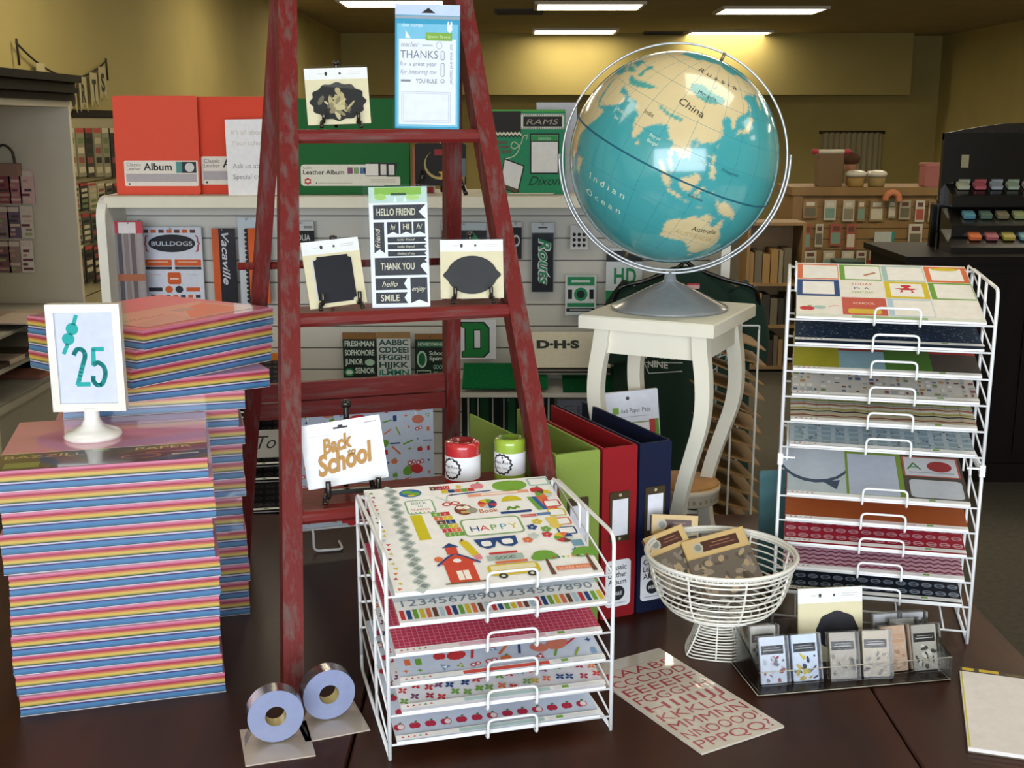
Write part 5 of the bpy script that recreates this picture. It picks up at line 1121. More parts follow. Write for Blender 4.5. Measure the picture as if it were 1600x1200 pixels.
hang('button_pack', 'small white packet with nine black dots in three rows', 'button pack', 891, 352, 919, 390, lambda m: [m.ell(.22 + .28 * (i % 3), .18 + .22 * (i // 3), .1, .075, '#1f1f22', n=10) for i in range(9)], '#d3d3d4')
def d_go(m): m.rect(.06, .74, .94, .96, GL); m.rect(.2, .82, .8, .88, '#cfe0d4'); m.rect(.06, .34, .94, .70, '#e0e4e0'); m.ell(.5, .52, .22, .17, GL); m.ell(.5, .52, .13, .1, '#22302a'); m.rect(.08, .4, .22, .64, '#22262a'); m.rect(.78, .4, .92, .64, '#22262a'); m.rect(.06, .2, .94, .3, GL); m.rect(.04, .08, .96, .17, '#22262a'); m.rect(.15, .11, .85, .14, '#d9dcd9')
hang('sticker_pack', 'green and white sticker packet below the nine dot packet', 'sticker pack', 883, 430, 932, 492, d_go, '#d6dad8', sleeve=True)
def d_hd(m): m.rect(0, .78, 1, .96, '#2c2e32'); m.text('H', .36, .42, .36, GL, bold=.03, fit=.28); m.text('D', .70, .42, .36, GL, bold=.03, fit=.28); m.rect(.0, .0, 1, .3, GL); m.rect(.1, .06, .5, .2, '#dfe6e2'); m.rect(.7, .02, .95, .1, '#8a3a3c')
hang('sticker_pack', 'green and white packet with large H and D letters beside the globe base', 'sticker pack', 946, 388, 1004, 482, d_hd, '#dfe3e2', sleeve=True)
def d_fresh(m):
    m.rect(0, .86, 1, 1, '#8a6238'); m.rect(0, 0, 1, .86, '#1f2a26')
    for i, s in enumerate(('FRESHMAN', 'SOPHOMORE', 'JUNIOR', 'SENIOR')): m.text(s, .06 if i < 3 else .36, .70 - i * .20, .17, '#cfe0d6', 'l', bold=.03, fit=(.88, .88, .54, .58)[i])
    m.ell(.80, .34, .15, .075, '#a9cdb4'); m.ell(.18, .12, .15, .085, GL); m.ell(.18, .12, .1, .05, '#d3e2d8')
hang('sticker_pack', 'black sticker packet listing FRESHMAN SOPHOMORE JUNIOR SENIOR', 'sticker pack', 537, 520, 587, 590, d_fresh, '#1f2a26')
def d_abc(m):
    m.rect(0, .86, 1, 1, '#9a7a50'); m.rect(0, 0, 1, .86, '#c3cbcc')
    for i, s in enumerate(('AABBC', 'CDDEEI', 'FFGGHI', 'HJJKK', 'iLMMN')): m.text(s, .5, .72 - i * .165, .17, '#2f4f4a' if i < 4 else '#2f7f6a', bold=.03, fit=.88)
hang('sticker_pack', 'pale packet of dark green alphabet letter stickers on the slatwall', 'sticker pack', 590, 519, 641, 590, d_abc, '#c3cbcc')
def d_home(m):
    m.rect(0, .88, 1, 1, '#8a6238'); m.rect(0, 0, 1, .88, '#1c2a24'); m.rect(.08, .70, .95, .84, '#2f6f4c'); m.text('HOMECOMING', .5, .735, .1, '#c9dcd0', bold=.02, fit=.78); m.ell(.22, .42, .16, .2, '#a9cdb4'); m.ell(.22, .42, .11, .15, '#1f5f3c'); m.text('School', .70, .52, .13, '#cfe0d6', bold=.02, fit=.48); m.text('Spirit', .70, .40, .13, '#cfe0d6', bold=.02, fit=.48); m.text('GOOD', .76, .20, .13, '#8fc0a8', bold=.02, fit=.36); m.text('TEAM', .76, .05, .13, '#8fc0a8', bold=.02, fit=.36); m.frame(.05, .05, .5, .17, .02, '#a9cdb4', '#1c2a24')
hang('sticker_pack', 'black packet headed HOMECOMING with School Spirit lettering', 'sticker pack', 649, 522, 697, 590, d_home, '#1c2a24')
def d_D(m):
    P = [(.10, .93), (.10, .80), (.20, .80), (.20, .22), (.12, .22), (.12, .06), (.66, .06), (.80, .2), (.80, .78), (.66, .93)]
    m.poly([(x + .03 * (1 if x > .4 else -1), z + .025 * (1 if z > .5 else -1)) for x, z in P], '#1a2420'); m.poly(P, '#1f7a3c'); m.rect(.40, .26, .60, .76, '#1a2420'); m.rect(.43, .29, .58, .73, '#dcdde6')
hang('letter_tile', 'white square tile with a large green block letter D', 'letter tile', 716, 500, 775, 561, d_D, '#dcdde6', hook=True)
hang('sticker_pack', 'plain orange packet between the two left ladder legs', 'sticker pack', 408, 552, 433, 600, lambda m: m.rect(.1, .45, .9, .5, '#e08a4c'), '#d07830')
def flatcard(name, lab, cat, x0, x1, yb, Y, L, lean, col, draw=None, mat='print', th=.006):
    a, b = at(x0, yb, Y), at(x1, yb, Y); w = b.x - a.x; m = MB(); m.eps = 2.5e-5; m.card(w, L, th, col); m.T = Matrix.Translation((-w / 2, 0, 0)) @ Matrix.Diagonal((w, 1, L, 1))
    if draw: draw(m)
    m.T = None; o = m.build(name, mat, None, ((a.x + b.x) / 2, Y, a.z), (R(lean), 0, 0), lab, cat); return o
flatcard('felt_sheet', 'bright green felt sheet sloping on the lower slatwall shelf below the D tile', 'felt sheet', 722, 856, 606, 3.89, .17, -72, '#14683a', None, 'felt')
flatcard('felt_sheet', 'green felt sheet on the lower slatwall shelf behind the left stool leg', 'felt sheet', 880, 966, 612, 3.89, .17, -72, '#104a2a', None, 'felt')
def d_dhs(m):
    m.rect(0, 0, 1, .13, '#2a2824'); m.rect(.2, .05, .9, .08, '#8a8478')
    m.text('D·H·S', .45, .60, .26, '#b9b4a4', bold=.09, fit=.47); m.text('D·H·S', .45, .605, .25, '#2c3a34', bold=.05, fit=.45)
flatcard('display_board', 'cream sloping board with black DHS lettering on the slatwall', 'board', 806, 954, 583, 3.95, .16, -38, '#ddd6c0', d_dhs, th=.012)
hang('striped_paper', 'sheet of green, black and white vertical stripes below the lower slatwall shelf', 'paper', 722, 622, 866, 690, lambda m: [m.rect(x, 0, x + w_, 1, c) for x, w_, c in ((.06, .02, '#d0d6d2'), (.1, .05, '#1f3f2c'), (.17, .015, '#d0d6d2'), (.2, .09, '#16502f'), (.33, .012, '#d0d6d2'), (.38, .04, '#0f1a14'), (.45, .012, '#b9c3bd'), (.5, .08, '#1f5f38'), (.62, .03, '#c9d0cc'), (.7, .015, '#c9d0cc'), (.78, .05, '#1f5f38'), (.86, .03, '#9ab0b8'), (.93, .02, '#d0d6d2'))], '#10201a', Y=4.0)
hang('letter_paper', 'pale lavender sheet with faint letters below the lower slatwall shelf', 'paper', 870, 625, 966, 690, lambda m: [m.text(s, .5, .66 - i * .34, .30, '#6f7488', fit=.8) for i, s in enumerate(('FBD', 'DBB'))], '#8f93a4', Y=4.0)

# things on top of the gondola
ZG = .650
def album(x0, y0, x1, lab, col, Y, draw, yaw=0., lean=-3.):
    a, b = at(x0, 302, Y), at(x1, y0, Y); w = b.x - a.x; h = b.z - ZG - .001; t = thing('photo_album', lab, 'photo album', ((a.x + b.x) / 2, Y, ZG + .0005), (R(lean), 0, R(yaw)), 'albums standing on the slatwall unit')
    for y, nm in ((0, 'front_cover'), (.05, 'back_cover')): MB().prism(rrect(-w / 2, 0, w / 2, h, .008), y, y + .006, col).build(nm, 'leather', t)
    MB().box(-w / 2 - .001, -w / 2 + .02, .004, .052, .002, h - .002, col).build('spine', 'leather', t); MB().box(-w / 2 + .03, w / 2 - .012, .012, .048, .008, h - .012, '#d9d6cc').build('page_block', 'print', t)
    m = MB(); m.eps = 2.5e-5; m.k = 1; m.T = Matrix.Translation((-w / 2, 0, 0)) @ Matrix.Diagonal((w, 1, w, 1)); draw(m); m.T = None; m.build('label_sticker', 'print', t)
    return t
def d_orange(m, k=0):
    m.rect(.10, .10, .98, .40, '#dcd6cc', .02); m.rect(.12, .15, .96, .245, '#a9a4a8'); m.text('Classic', .13, .335, .055, '#5c5a60', 'l', fit=.17); m.text('Leather', .13, .285, .055, '#5c5a60', 'l', fit=.17); m.text('Album', .33, .285, .12, '#2a2a30', 'l', bold=.02, fit=.34); m.rect(.72, .255, .79, .385, '#4c8f8a'); m.rect(.79, .255, .96, .385, '#2c3038'); m.ell(.88, .32, .055, .055, '#c9c9c6'); m.ell(.155, .125, .012, .012, '#2c2c30')
album(183, 149, 305, 'orange leather album at the left end of the slatwall unit', '#d8503a', 4.02, d_orange)
album(302, 150, 440, 'orange leather album behind the white notice sheet', '#d2442c', 4.05, d_orange)
m = MB(); m.eps = 2.5e-5; a, b = at(357, 302, 3.97), at(440, 186, 3.97); w, h = b.x - a.x, b.z - ZG
m.card(w, h, .002, '#e4e3e6'); m.k = 1
for s, z, c in (("It's all about", .80, '#c3beb4'), ('Your school', .66, '#c3beb4'), ('Ask us about', .36, '#8a8888'), ('Special orders', .22, '#77757a')): m.text(s, -w * .40, z * h, .023, c, 'l')
m.build('notice_sheet', 'print', None, ((a.x + b.x) / 2, 3.97, ZG + .0005), (R(-4), R(-1), 0), 'white notice sheet with faint print leaning on the orange album', 'notice')
def d_green(m):
    m.rect(.05, .075, .80, .26, '#d6d3c6', .03); m.text('Classic', .07, .222, .03, '#4a4a4a', 'l'); m.text('Leather Album', .07, .175, .055, '#26282c', 'l', bold=.02, fit=.36)
    for i, c in enumerate(('#7a4a6a', '#7f9a6a', '#4a6a9a')): m.rect(.46 + i * .055, .18, .505 + i * .055, .235, c)
    m.star(.11, .115, .035, '#b03a3c', 6, .7); m.ell(.11, .115, .015, .012, '#e0d8c8'); m.rect(.2, .095, .50, .102, '#b0ada2'); m.ell(.185, .1, .006, .006, '#2c2c2c')
    m.poly([(.60, .22), (.67, .28), (.90, .27), (.88, .16), (.62, .16)], '#26282c'); m.rect(.62, .165, .73, .265, '#dcdad2'); m.rect(.75, .17, .80, .262, '#cfcdc6'); m.rect(.82, .17, .87, .258, '#cfcdc6')
    m.rect(.62, .08, .92, .155, '#d6d3c6', .01); m.rect(.66, .125, .88, .13, '#9a8a80'); m.rect(.66, .108, .88, .113, '#9a8a80')
album(462, 153, 637, 'green leather album in the middle of the slatwall unit', '#125c28', 4.02, d_green)
album(398, 155, 464, 'green leather album half hidden behind the left ladder legs', '#0f5a26', 4.09, lambda m: m.rect(.1, .2, .95, .75, '#c9ccc6', .06))
t = thing('easel_display', 'dark framed item on a black easel between the green album and the layout', 'easel', (at(690, 304, 4.05).x, 4.03, ZG), (0, 0, 0))
for s_ in (-1, 1): MB().tube(bez([(s_ * .085, -.06, .006), (s_ * .075, -.03, .03), (s_ * .06, -.035, .06), (s_ * .06, -.02, .075)], 5), .008, '#17140f', 8).build('easel_leg', 'gloss', t)
MB().tube([(0, .06, .006), (0, .03, .17)], .007, '#17140f', 8).build('easel_strut', 'gloss', t)
m = MB(); m.eps = 2.5e-5; m.prism(rrect(-.085, .03, .085, .17, .01), -.02, -.008, '#1c1a18'); m.y0 = .0203; m.ell(.0, .10, .055, .05, '#a8965a'); m.ell(.0, .105, .05, .046, '#1c1a18'); m.star(.01, .07, .02, '#b9963c', 5); m.rect(-.02, .13, .03, .15, '#8a2a2c'); m.rect(.03, .06, .084, .12, '#5f6a74'); m.rect(.03, .035, .08, .06, '#9a8650'); m.build('framed_item', 'print', t)
m = MB(); m.card(.03, .155, .01, '#b8645c'); m.build('pink_card', 'print', None, (at(653, 304, 4.03).x, 4.03, ZG), (R(-3), 0, 0), 'narrow salmon pink card at the right edge of the green album', 'card')
m = MB(); m.card(.05, .13, .008, '#cfc6b4'); m.k = 1; m.rect(-.02, .0, .02, .02, '#b03a34'); m.build('cream_card', 'print', None, (at(668, 304, 4.1).x, 4.12, ZG), (R(-3), 0, 0), 'cream card behind the dark easel item', 'card')
a, b = at(764, 304, 4.04), at(884, 171, 4.04); w, h = b.x - a.x, b.z - ZG
m = MB(); m.eps = 2.5e-5; m.card(w, h, .005, '#1f8058'); m.k = 1; m.T = Matrix.Translation((-w / 2, 0, 0)) @ Matrix.Diagonal((w, 1, h, 1))
m.rect(.0, .97, 1, 1, '#4c9a4c'); m.rect(.02, .73, .42, .98, '#24201e'); m.line([(.02 + i * .025, .70 + (.03 if i % 2 else 0)) for i in range(17)], .02, '#d9d6c0'); m.line([(.02 + i * .025, .675 + (.03 if i % 2 else 0)) for i in range(17)], .014, '#24201e')
m.rect(.42, .77, .985, .95, '#cfd3c4'); 
for i in range(24): m.rect(.425 + i * .0235, .775, .435 + i * .0235, .79, '#24201e'); m.rect(.425 + i * .0235, .93, .435 + i * .0235, .945, '#24201e')
m.rect(.45, .80, .955, .92, '#24201e'); m.text('RAMS', .70, .825, .09, '#9a948a', shear=.2, fit=.42)
m.frame(.54, .24, .92, .72, .018, '#1a2420', '#d6d6d4'); m.rect(.56, .63, .90, .70, '#2f8a4c'); m.text('DIXON', .73, .645, .04, '#b9d6bc', fit=.16); m.rect(.555, .62, .905, .632, '#1a2420')
m.poly([(.14, .08), (.38, .0), (.47, .34), (.20, .43)], '#1a2420'); m.poly([(.155, .12), (.375, .04), (.45, .33), (.21, .41)], '#d3d3d2'); m.poly([(.15, .09), (.37, .01), (.385, .06), (.165, .13)], '#4c4630')
m.poly([(.0, .37), (.14, .36), (.10, .64), (.0, .65)], '#1a2420'); m.poly([(.0, .39), (.11, .38), (.08, .62), (.0, .63)], '#d9d9d6')
for i in range(3): m.rect(.12 + .02 * i, .60 - i * .055, .25 + .02 * i, .63 - i * .055, '#5a5440')
m.line([(p_.x, p_.y) for p_ in bez([(.22, .42, 0), (.34, .46, 0), (.40, .56, 0), (.33, .62, 0), (.29, .57, 0), (.34, .54, 0), (.42, .60, 0), (.45, .68, 0), (.50, .70, 0), (.49, .65, 0)], 6)], .012, '#b9c9a4')
m.text('Dixon', .52, .11, .15, '#17382a', 'l', shear=.4, fit=.42); m.rect(.25, .0, .85, .015, '#c9c6b0'); m.T = None
m.build('scrapbook_layout', 'print', None, ((a.x + b.x) / 2, 4.04, ZG + .0005), (R(-4), 0, 0), 'green scrapbook layout reading RAMS and Dixon, left of the globe', 'scrapbook layout')
m = MB(); a, b = at(838, 304, 4.14), at(902, 160, 4.14); m.card(b.x - a.x, b.z - ZG, .003, '#b9bac2'); m.build('backing_sheet', 'print', None, ((a.x + b.x) / 2, 4.14, ZG + .0005), (R(-3), 0, 0), 'plain pale grey sheet behind the green RAMS layout', 'paper')

# ------------------------------------------------------------------ dark green team shirt on its hanger
jc = at(1068, 500, 3.80); zt3 = at(1068, 418, 3.80).z
t = thing('team_shirt', 'dark green shirt with white script and NINE lettering hanging behind the stool', 'shirt', (jc.x, 3.80, zt3))
def hwid(z): # half width below the collar
    return .045 + (.175 * min(1, (-z) / .10) ** .8 if z < 0 else 0) + max(0, -z - .1) * .02
nz_, nx_ = 44, 30; vs = []; fs = []
for side in (0, 1):
    for i in range(nz_ + 1):
        z = -.80 * i / nz_; hw_ = hwid(z)
        for j in range(nx_ + 1):
            u_ = -1 + 2 * j / nx_; bul = math.sqrt(max(0, 1 - u_ * u_)); fold = .012 * math.sin(u_ * 9 + z * 4) * min(1, -z * 3) + .006 * math.sin(u_ * 17 - z * 9) * min(1, -z * 3)
            y = (-.045 * bul if side == 0 else .035 * bul) + fold; vs.append((u_ * hw_, y, z))
K_ = (nz_ + 1) * (nx_ + 1)
for i in range(nz_):
    for j in range(nx_):
        a = i * (nx_ + 1) + j; fs.append((a, a + nx_ + 1, a + nx_ + 2, a + 1)); fs.append((K_ + a, K_ + a + 1, K_ + a + nx_ + 2, K_ + a + nx_ + 1))
m = MB(); m.add(vs, fs, '#0d2a1e', True); m.build('shirt_body', 'fabric', t)
for s_ in (-1, 1):
    m = MB(); m.tube(bez([(s_ * .16, 0, -.07), (s_ * .205, -.01, -.13), (s_ * .225, -.01, -.22), (s_ * .222, -.005, -.30)], 6), [.05] * 6 + [.052] * 6 + [.055] * 7, '#0e2c20', 14); m.build('sleeve', 'fabric', t)
m = MB(); m.tube(bez([(-.235, -.04, -.13), (-.215, -.055, -.06), (-.13, -.05, -.035), (-.03, -.02, .0), (0, 0, .02), (.03, -.02, .0), (.13, -.05, -.035), (.215, -.055, -.06), (.235, -.04, -.13)], 6), .007, '#0c0c0d', 8)
m.tube(bez([(0, 0, .02), (0, 0, .07), (0, .03, .125), (0, .08, .135), (0, .115, .128)], 6), .003, '#8a8c8e', 6); m.build('hanger', 'gloss', t)
m = MB(); m.eps = 6e-5
def jp(px, py): v = at(px, py, 3.80); return v.x - jc.x, v.z - zt3
x0, z0_ = jp(1010, 571); x1, z1_ = jp(1041, 560); m.k = 2
tail = [jp(1004, 562), jp(1040, 560), jp(1085, 564), jp(1118, 556), jp(1128, 545), jp(1117, 552)]
m.line([jp(1004, 562), jp(1012, 580), jp(1060, 575), jp(1112, 574), jp(1130, 560), jp(1131, 550), jp(1118, 553)], .003, '#b9bfba'); m.line([jp(1004, 562), jp(1060, 562), jp(1110, 562), jp(1126, 550)], .0025, '#b9bfba')
m.text('NINE', (x0 + x1) / 2, z0_, .030, '#c9ccc8', bold=.03, fit=x1 - x0); xx, zz = jp(1066, 557); m.text('Wild Child', xx, zz, .045, '#a9b0aa', shear=.4, bold=-.01, fit=.25)
xx, zz = jp(1080, 448); m.rect(xx - .02, zz, xx + .02, zz + .012, '#c8a0a0'); m.rect(xx - .02, zz + .012, xx + .02, zz + .017, '#b03a3c')
for i, v in enumerate(m.v):
    u_ = v[0] / hwid(v[2]); bul = math.sqrt(max(0, 1 - min(1, u_ * u_))); z = v[2]; fold = .012 * math.sin(u_ * 9 + z * 4) * min(1, -z * 3) + .006 * math.sin(u_ * 17 - z * 9) * min(1, -z * 3)
    m.v[i] = (v[0], -.045 * bul + fold - .0025 + v[1], z)
m.build('chest_lettering', 'print', t)

# ------------------------------------------------------------------ left: shelving unit with crown, wall packs, banner
t = thing('shelving_unit', 'tall pale shelving unit with a black crown moulding along the left wall', 'shelving unit', (XL, 0, FLOOR)); UP = '#bcb5a2'; y0, y1, D_ = 4.85, 6.0, .52; uh = 1.74
MB().box(0, .02, y0, y1, 0, uh, UP).build('back_panel', 'paint', t)
for y in (y0, y1 - .03): MB().box(.02, D_, y, y + .03, 0, uh, UP).build('side_panel', 'paint', t)
m = MB()
for k, (d, z0, z1) in enumerate(((.02, 0, .035), (.045, .035, .06), (.03, .06, .085), (.06, .085, .12))): m.box(0, D_ + d, y0 - d, y1 + d * .3, uh + z0, uh + z1, '#1c1914')
m.build('crown_moulding', 'darkwood', t)
MB().box(.02, D_, y0 + .03, y1 - .03, uh - .03, uh, UP).build('top_board', 'paint', t)
SHZ = [at(60, 492, 5.6).z - FLOOR, at(60, 540, 5.6).z - FLOOR, at(60, 590, 5.5).z - FLOOR]
for z in SHZ: MB().box(.02, D_ - .02, y0 + .03, y1 - .03, z - .012, z, '#8f8c82').build('shelf', 'paint', t)
MB().box(D_ - .03, D_, y0 + .03, y1 - .03, 0, SHZ[-1] - .02, '#8a867a').build('plinth_front', 'paint', t)
for z in (.10, .42): MB().box(D_, D_ + .012, y0, y1, z, z + .03, '#9a9688').build('plinth_trim', 'paint', t)
pal = ['#8a4a5c', '#a86a72', '#6a5a78', '#b9968a', '#94605c', '#7a6a64', '#c0a8a0']
def wallpack(x0, y0_, x1, y1_, Y, col, lab, grp, seed, yaw=0.):
    r_ = random.Random(seed)
    def dr(m):
        m.rect(.08, .82, .92, .97, '#c9bdb0')
        for i in range(5): m.rect(r_.uniform(.05, .4), .08 + i * .14, r_.uniform(.5, .95), .16 + i * .14, r_.choice(['#c8b0a4', '#6a3a48', '#4c4048', '#b08a80', '#8a7a70', '#93a06a']))
    return hang('craft_pack', lab, 'craft pack', x0, y0_, x1, y1_, dr, col, Y=Y, hook=False, group=grp, rot=(0, 0, yaw))
k = 0
for row, (ya, yb, xs_) in enumerate(((266, 318, ((-8, 14), (16, 31), (33, 51))), (322, 372, ((-8, 12), (14, 30), (34, 50))), (376, 426, ((-8, 14), (16, 31), (35, 50))))):
    for c, (xa, xb) in enumerate(xs_):
        wallpack(xa, ya, xb, yb, 5.955, ['#8a4a54', '#a8707a', '#c9a8a4', '#8f7a80', '#6a5a70', '#c9c0b4', '#7a5a60', '#94807a', '#d0c8bc'][k],
                 f'pinkish packet in the {("upper", "middle", "lower")[row]} row inside the left shelving unit, {("leftmost", "middle", "rightmost")[c]} of three', 'packets inside the left shelving unit', k); k += 1
m = MB(); m.tube(bez([(0, 0, 0), (.01, 0, .06), (.05, 0, .09), (.09, 0, .06), (.1, 0, 0)], 6), .006, '#2a2622', 6); m.box(-.02, .12, -.03, .03, -.06, 0, '#8a6a5c'); m.build('small_basket', 'paint', None, at(-8, 262, 5.93) + Vector((0, 0, .02)), (0, 0, 0), 'small brown container with a dark handle above the packets in the left shelving unit', 'container')
for i, (px, py, Y, L, yw, c) in enumerate(((40, 470, 5.55, .34, 8, '#8f7a6c'), (62, 476, 5.5, .36, -12, '#9a8a7c'), (30, 478, 5.35, .30, 20, '#7a5f54'), (50, 486, 5.3, .34, -4, '#a89a8c'))):
    q = at(px, py, Y); m = MB(); m.box(-L / 2, L / 2, -.14, .14, 0, .006, c); z_ = SHZ[0] + FLOOR + .001 + i * .009
    m.build('loose_paper', 'print', None, (max(q.x, XL + .22), Y, z_), (0, 0, R(yw)), f'brownish paper sheet in the loose pile on the left unit shelf, {("lowest", "second", "third", "topmost")[i]}', 'paper', 'loose papers on the left unit')
for i in range(6):
    m = MB(); m.box(-.14, .14, -.08, .08, 0, .02, ['#3a2e28', '#c9b8a4', '#5a4a40', '#8a5a4c', '#c0b4a8', '#4c3a34'][i]); m.build('paper_tray', 'print', None, (XL + .34, 5.05 + .165 * (i % 5) if i < 5 else 5.7, (SHZ[1] if i < 3 else SHZ[2]) + FLOOR + .001), (0, 0, R(rnd.uniform(-3, 3))), f'flat paper packet on the {"upper" if i < 3 else "lower"} slot shelf of the left unit, {ORD[i % 3]} from the front', 'paper packet', 'flat packets in the slots of the left unit')
# slatwall strip on the left wall beyond the unit
zr = at(150, 183, 7.6).z
t = thing('wall_slatwall', 'cream slatwall panel with a dark top rail on the left wall', 'slatwall', (XL, 0, 0)); ya, yb = 6.1, 9.6
MB().box(0, .03, ya, yb, zr, zr + .045, '#25211a').build('top_rail', 'darkwood', t)
for k in range(18): z1 = zr - .004 - k * .10; MB().box(0, .022, ya, yb, z1 - .092, z1, '#a39a78').build('slat', 'paint', t)
for row, (ytop, ybot, n) in enumerate(((200, 276, 6), (286, 328, 6), (334, 378, 5), (384, 440, 5))):
    for c in range(n):
        Y = 7.28 + c * .155; px = 800 + FPX * (XL + .05) / (Y * math.cos(PITCH)); a = at(px, ytop, Y); b = at(px, ybot, Y); h = a.z - b.z; r_ = random.Random(row * 9 + c)
        m = MB(); m.eps = 6e-5; m.card(.13, h, .012, r_.choice(['#3a362e', '#8f8a70', '#5c5848', '#a8a084', '#2c2a26', '#4a4a40'])); m.k = 1
        m.rect(-.062, h * .90, .062, h, r_.choice(['#a83a34', '#c9bfa0', '#b0483c']))
        for i in range(4): m.rect(-.05, h * (.08 + i * .2), .05, h * (.2 + i * .2), r_.choice(['#c9c0a0', '#2a2824', '#8a4a40', '#6a7a4c', '#b9b090', '#1f1e1c']))
        m.build('craft_pack', 'print', None, (XL + .045, Y, b.z), (0, 0, R(90)), f'{ORD[c]} packet in the {("top", "second", "third", "bottom")[row]} row of the left wall slatwall', 'craft pack', 'packets on the left wall slatwall')
p0_, p1_ = at(46, 66, 6.62), at(180, 96, 8.05)
t = thing('pennant_banner', 'string of cream pennants with black letters R T S high on the left wall', 'banner', (XL + .03, 0, 0))
def bp(f): return Vector((0, p0_.y + (p1_.y - p0_.y) * f, p0_.z + (p1_.z - p0_.z) * f - .14 * 4 * f * (1 - f)))
MB().tube([bp(i / 24) for i in range(25)], .006, '#2c281f', 5).build('string', 'fabric', t)
for s_ in (0, 1): q = bp(s_); MB().tube([q + Vector((.004, 0, .02)), q + Vector((.004, .01, -.12))], .007, '#2c281f', 5).build('bow_tail', 'fabric', t)
for i, f in enumerate((.20, .38, .53, .66, .80, .92)):
    q = bp(f); w, h = .125, .21; ch = ['', '', '', 'R', 'T', 'S'][i]
    m = MB(); m.eps = 1e-4; m.prism([(-w / 2, 0), (-w / 2, -h), (0, -h + .05), (w / 2, -h), (w / 2, 0)], 0, .004, '#b5aa7e')
    if ch: m.text(ch, 0, -h * .72, .15, '#2a2620', bold=.05, fit=.075)
    else: m.ell(0, -h * .6, .04, .05, '#2a2620')
    m.build('pennant', 'print', t, q + Vector((.012, 0, 0)), (0, 0, R(90)))

# ------------------------------------------------------------------ right background
FY = 8.8; a, b = at(1246, 305, FY), at(1470, 305, FY); zt4 = a.z - FLOOR
t = thing('wooden_fixture', 'honey wood slatwall counter hung with packets in the right background', 'display unit', (0, 0, FLOOR))
for x in (a.x, b.x): MB().box(x - .035, x + .035, FY - .02, FY + .5, 0, zt4 + .04, '#a87c40').build('post', 'honeywood', t)
MB().box(a.x - .05, b.x + .05, FY - .03, FY + .5, zt4, zt4 + .06, '#a87c40').build('counter_top', 'honeywood', t)
for k in range(13): z1 = zt4 - .005 - k * .08; MB().box(a.x + .035, b.x - .035, FY, FY + .03, max(z1 - .074, .01), z1, '#8a6a3c').build('slat', 'honeywood', t)
pal2 = ['#b9b2a0', '#a8a08c', '#c3bdb0', '#94805c', '#8f8a70', '#c9c4b4', '#9a7a5c', '#a0584c']
k = 0
for row, (ya, yb) in enumerate(((313, 345), (350, 388), (392, 424), (428, 470), (474, 520))):
    x = 1253 + rnd.randint(0, 4); c = 0
    while x < 1455:
        w_ = rnd.choice((14, 17, 20, 24)); r_ = random.Random(k); hh = rnd.randint(-6, 4)
        if not (row == 1 and 1355 < x + w_ and x < 1400):
            hang('craft_pack', f'{ORD[c]} packet from the left in {("the top row", "the second row", "the third row", "the fourth row", "the bottom row")[row]} of the honey wood counter', 'craft pack', x, ya, x + w_, yb + hh,
                 lambda m: [m.rect(.1, .1, .9, .6, r_.choice(['#8a8470', '#a85a4c', '#c9c3b0', '#6f6a58', '#7a9a8a'])), m.rect(.2, .7, .8, .9, r_.choice(['#d0cbbc', '#6a4a40']))], r_.choice(pal2), Y=FY - .02, hook=False, group='packets on the honey wood counter'); c += 1
        x += w_ + rnd.choice((3, 5, 9)); k += 1
hang('counter_sign', 'white sign with a teal edge hanging on the honey wood counter', 'sign', 1364, 362, 1398, 404, lambda m: [m.rect(.0, .12, .86, 1, '#b9c0bc'), m.rect(.25, .55, .65, .6, '#6a706c'), m.rect(.3, .42, .55, .45, '#8f9490')], '#2f8f8a', Y=FY - .06, hook=False)
t2 = zt4 + FLOOR + .061
def onfix(px, Y=FY + .1): return Vector((at(px, 300, Y).x, Y, t2))
q = onfix(1293); t = thing('brown_box', 'brown box with a white and red marker lying on it, on the wooden counter', 'box', q); MB().prism(rrect(-.09, 0, .09, .235, .01), -.06, .06, '#6b5230').build('box_body', 'paint', t)
t = thing('marker_tube', 'white tube with red ends lying on the brown box', 'tube', q + Vector((0, -.04, .252))); MB().tube([(-.10, 0, 0), (.10, 0, 0)], .017, '#cfc9b4', 10).build('tube_body', 'paint', t)
for s_ in (-1, 1): MB().tube([(s_ * .095, 0, 0), (s_ * .14, 0, 0)], .019, '#b03040', 10).build('end_cap', 'paint', t)
def bowl(px, lab, c2):
    t = thing('footed_bowl', lab, 'bowl', onfix(px, FY + .02)); MB().lathe([(.055, 0), (.06, .01), (.062, .07)], c2, 24).build('bowl_base', 'paint', t); MB().lathe([(.05, .07), (.07, .075), (.078, .095), (.062, .113), (.03, .12), (0, .122)], '#d3cfc0', 24).build('scalloped_lid', 'gloss', t)
bowl(1336, 'tan jar with a white domed lid on the wooden counter, next to the brown box', '#9a7a40'); bowl(1368, 'tan jar with a white domed lid, the right one of two on the wooden counter', '#8f7a48')
t = thing('brown_ornament', 'dark brown rounded ornament with a pinkish side above the white lids', 'ornament', onfix(1326, FY + .3)); MB().lathe([(.03, 0), (.03, .10), (.045, .13), (.04, .17)], '#a8765c', 16).build('stem', 'paint', t)
MB().lathe([(.03, .15), (.065, .165), (.072, .20), (.055, .235), (.025, .25), (0, .252)], '#4a2e1c', 20).build('crown', 'fabric', t)
t = thing('pink_box', 'dusty pink box standing at the right end of the wooden counter', 'box', onfix(1458)); MB().prism(rrect(-.09, 0, .09, .145, .006), -.07, .07, '#a0605c').build('box_body', 'paint', t); MB().prism(rrect(-.095, .145, .095, .17, .006), -.075, .075, '#a86a60').build('lid', 'paint', t)
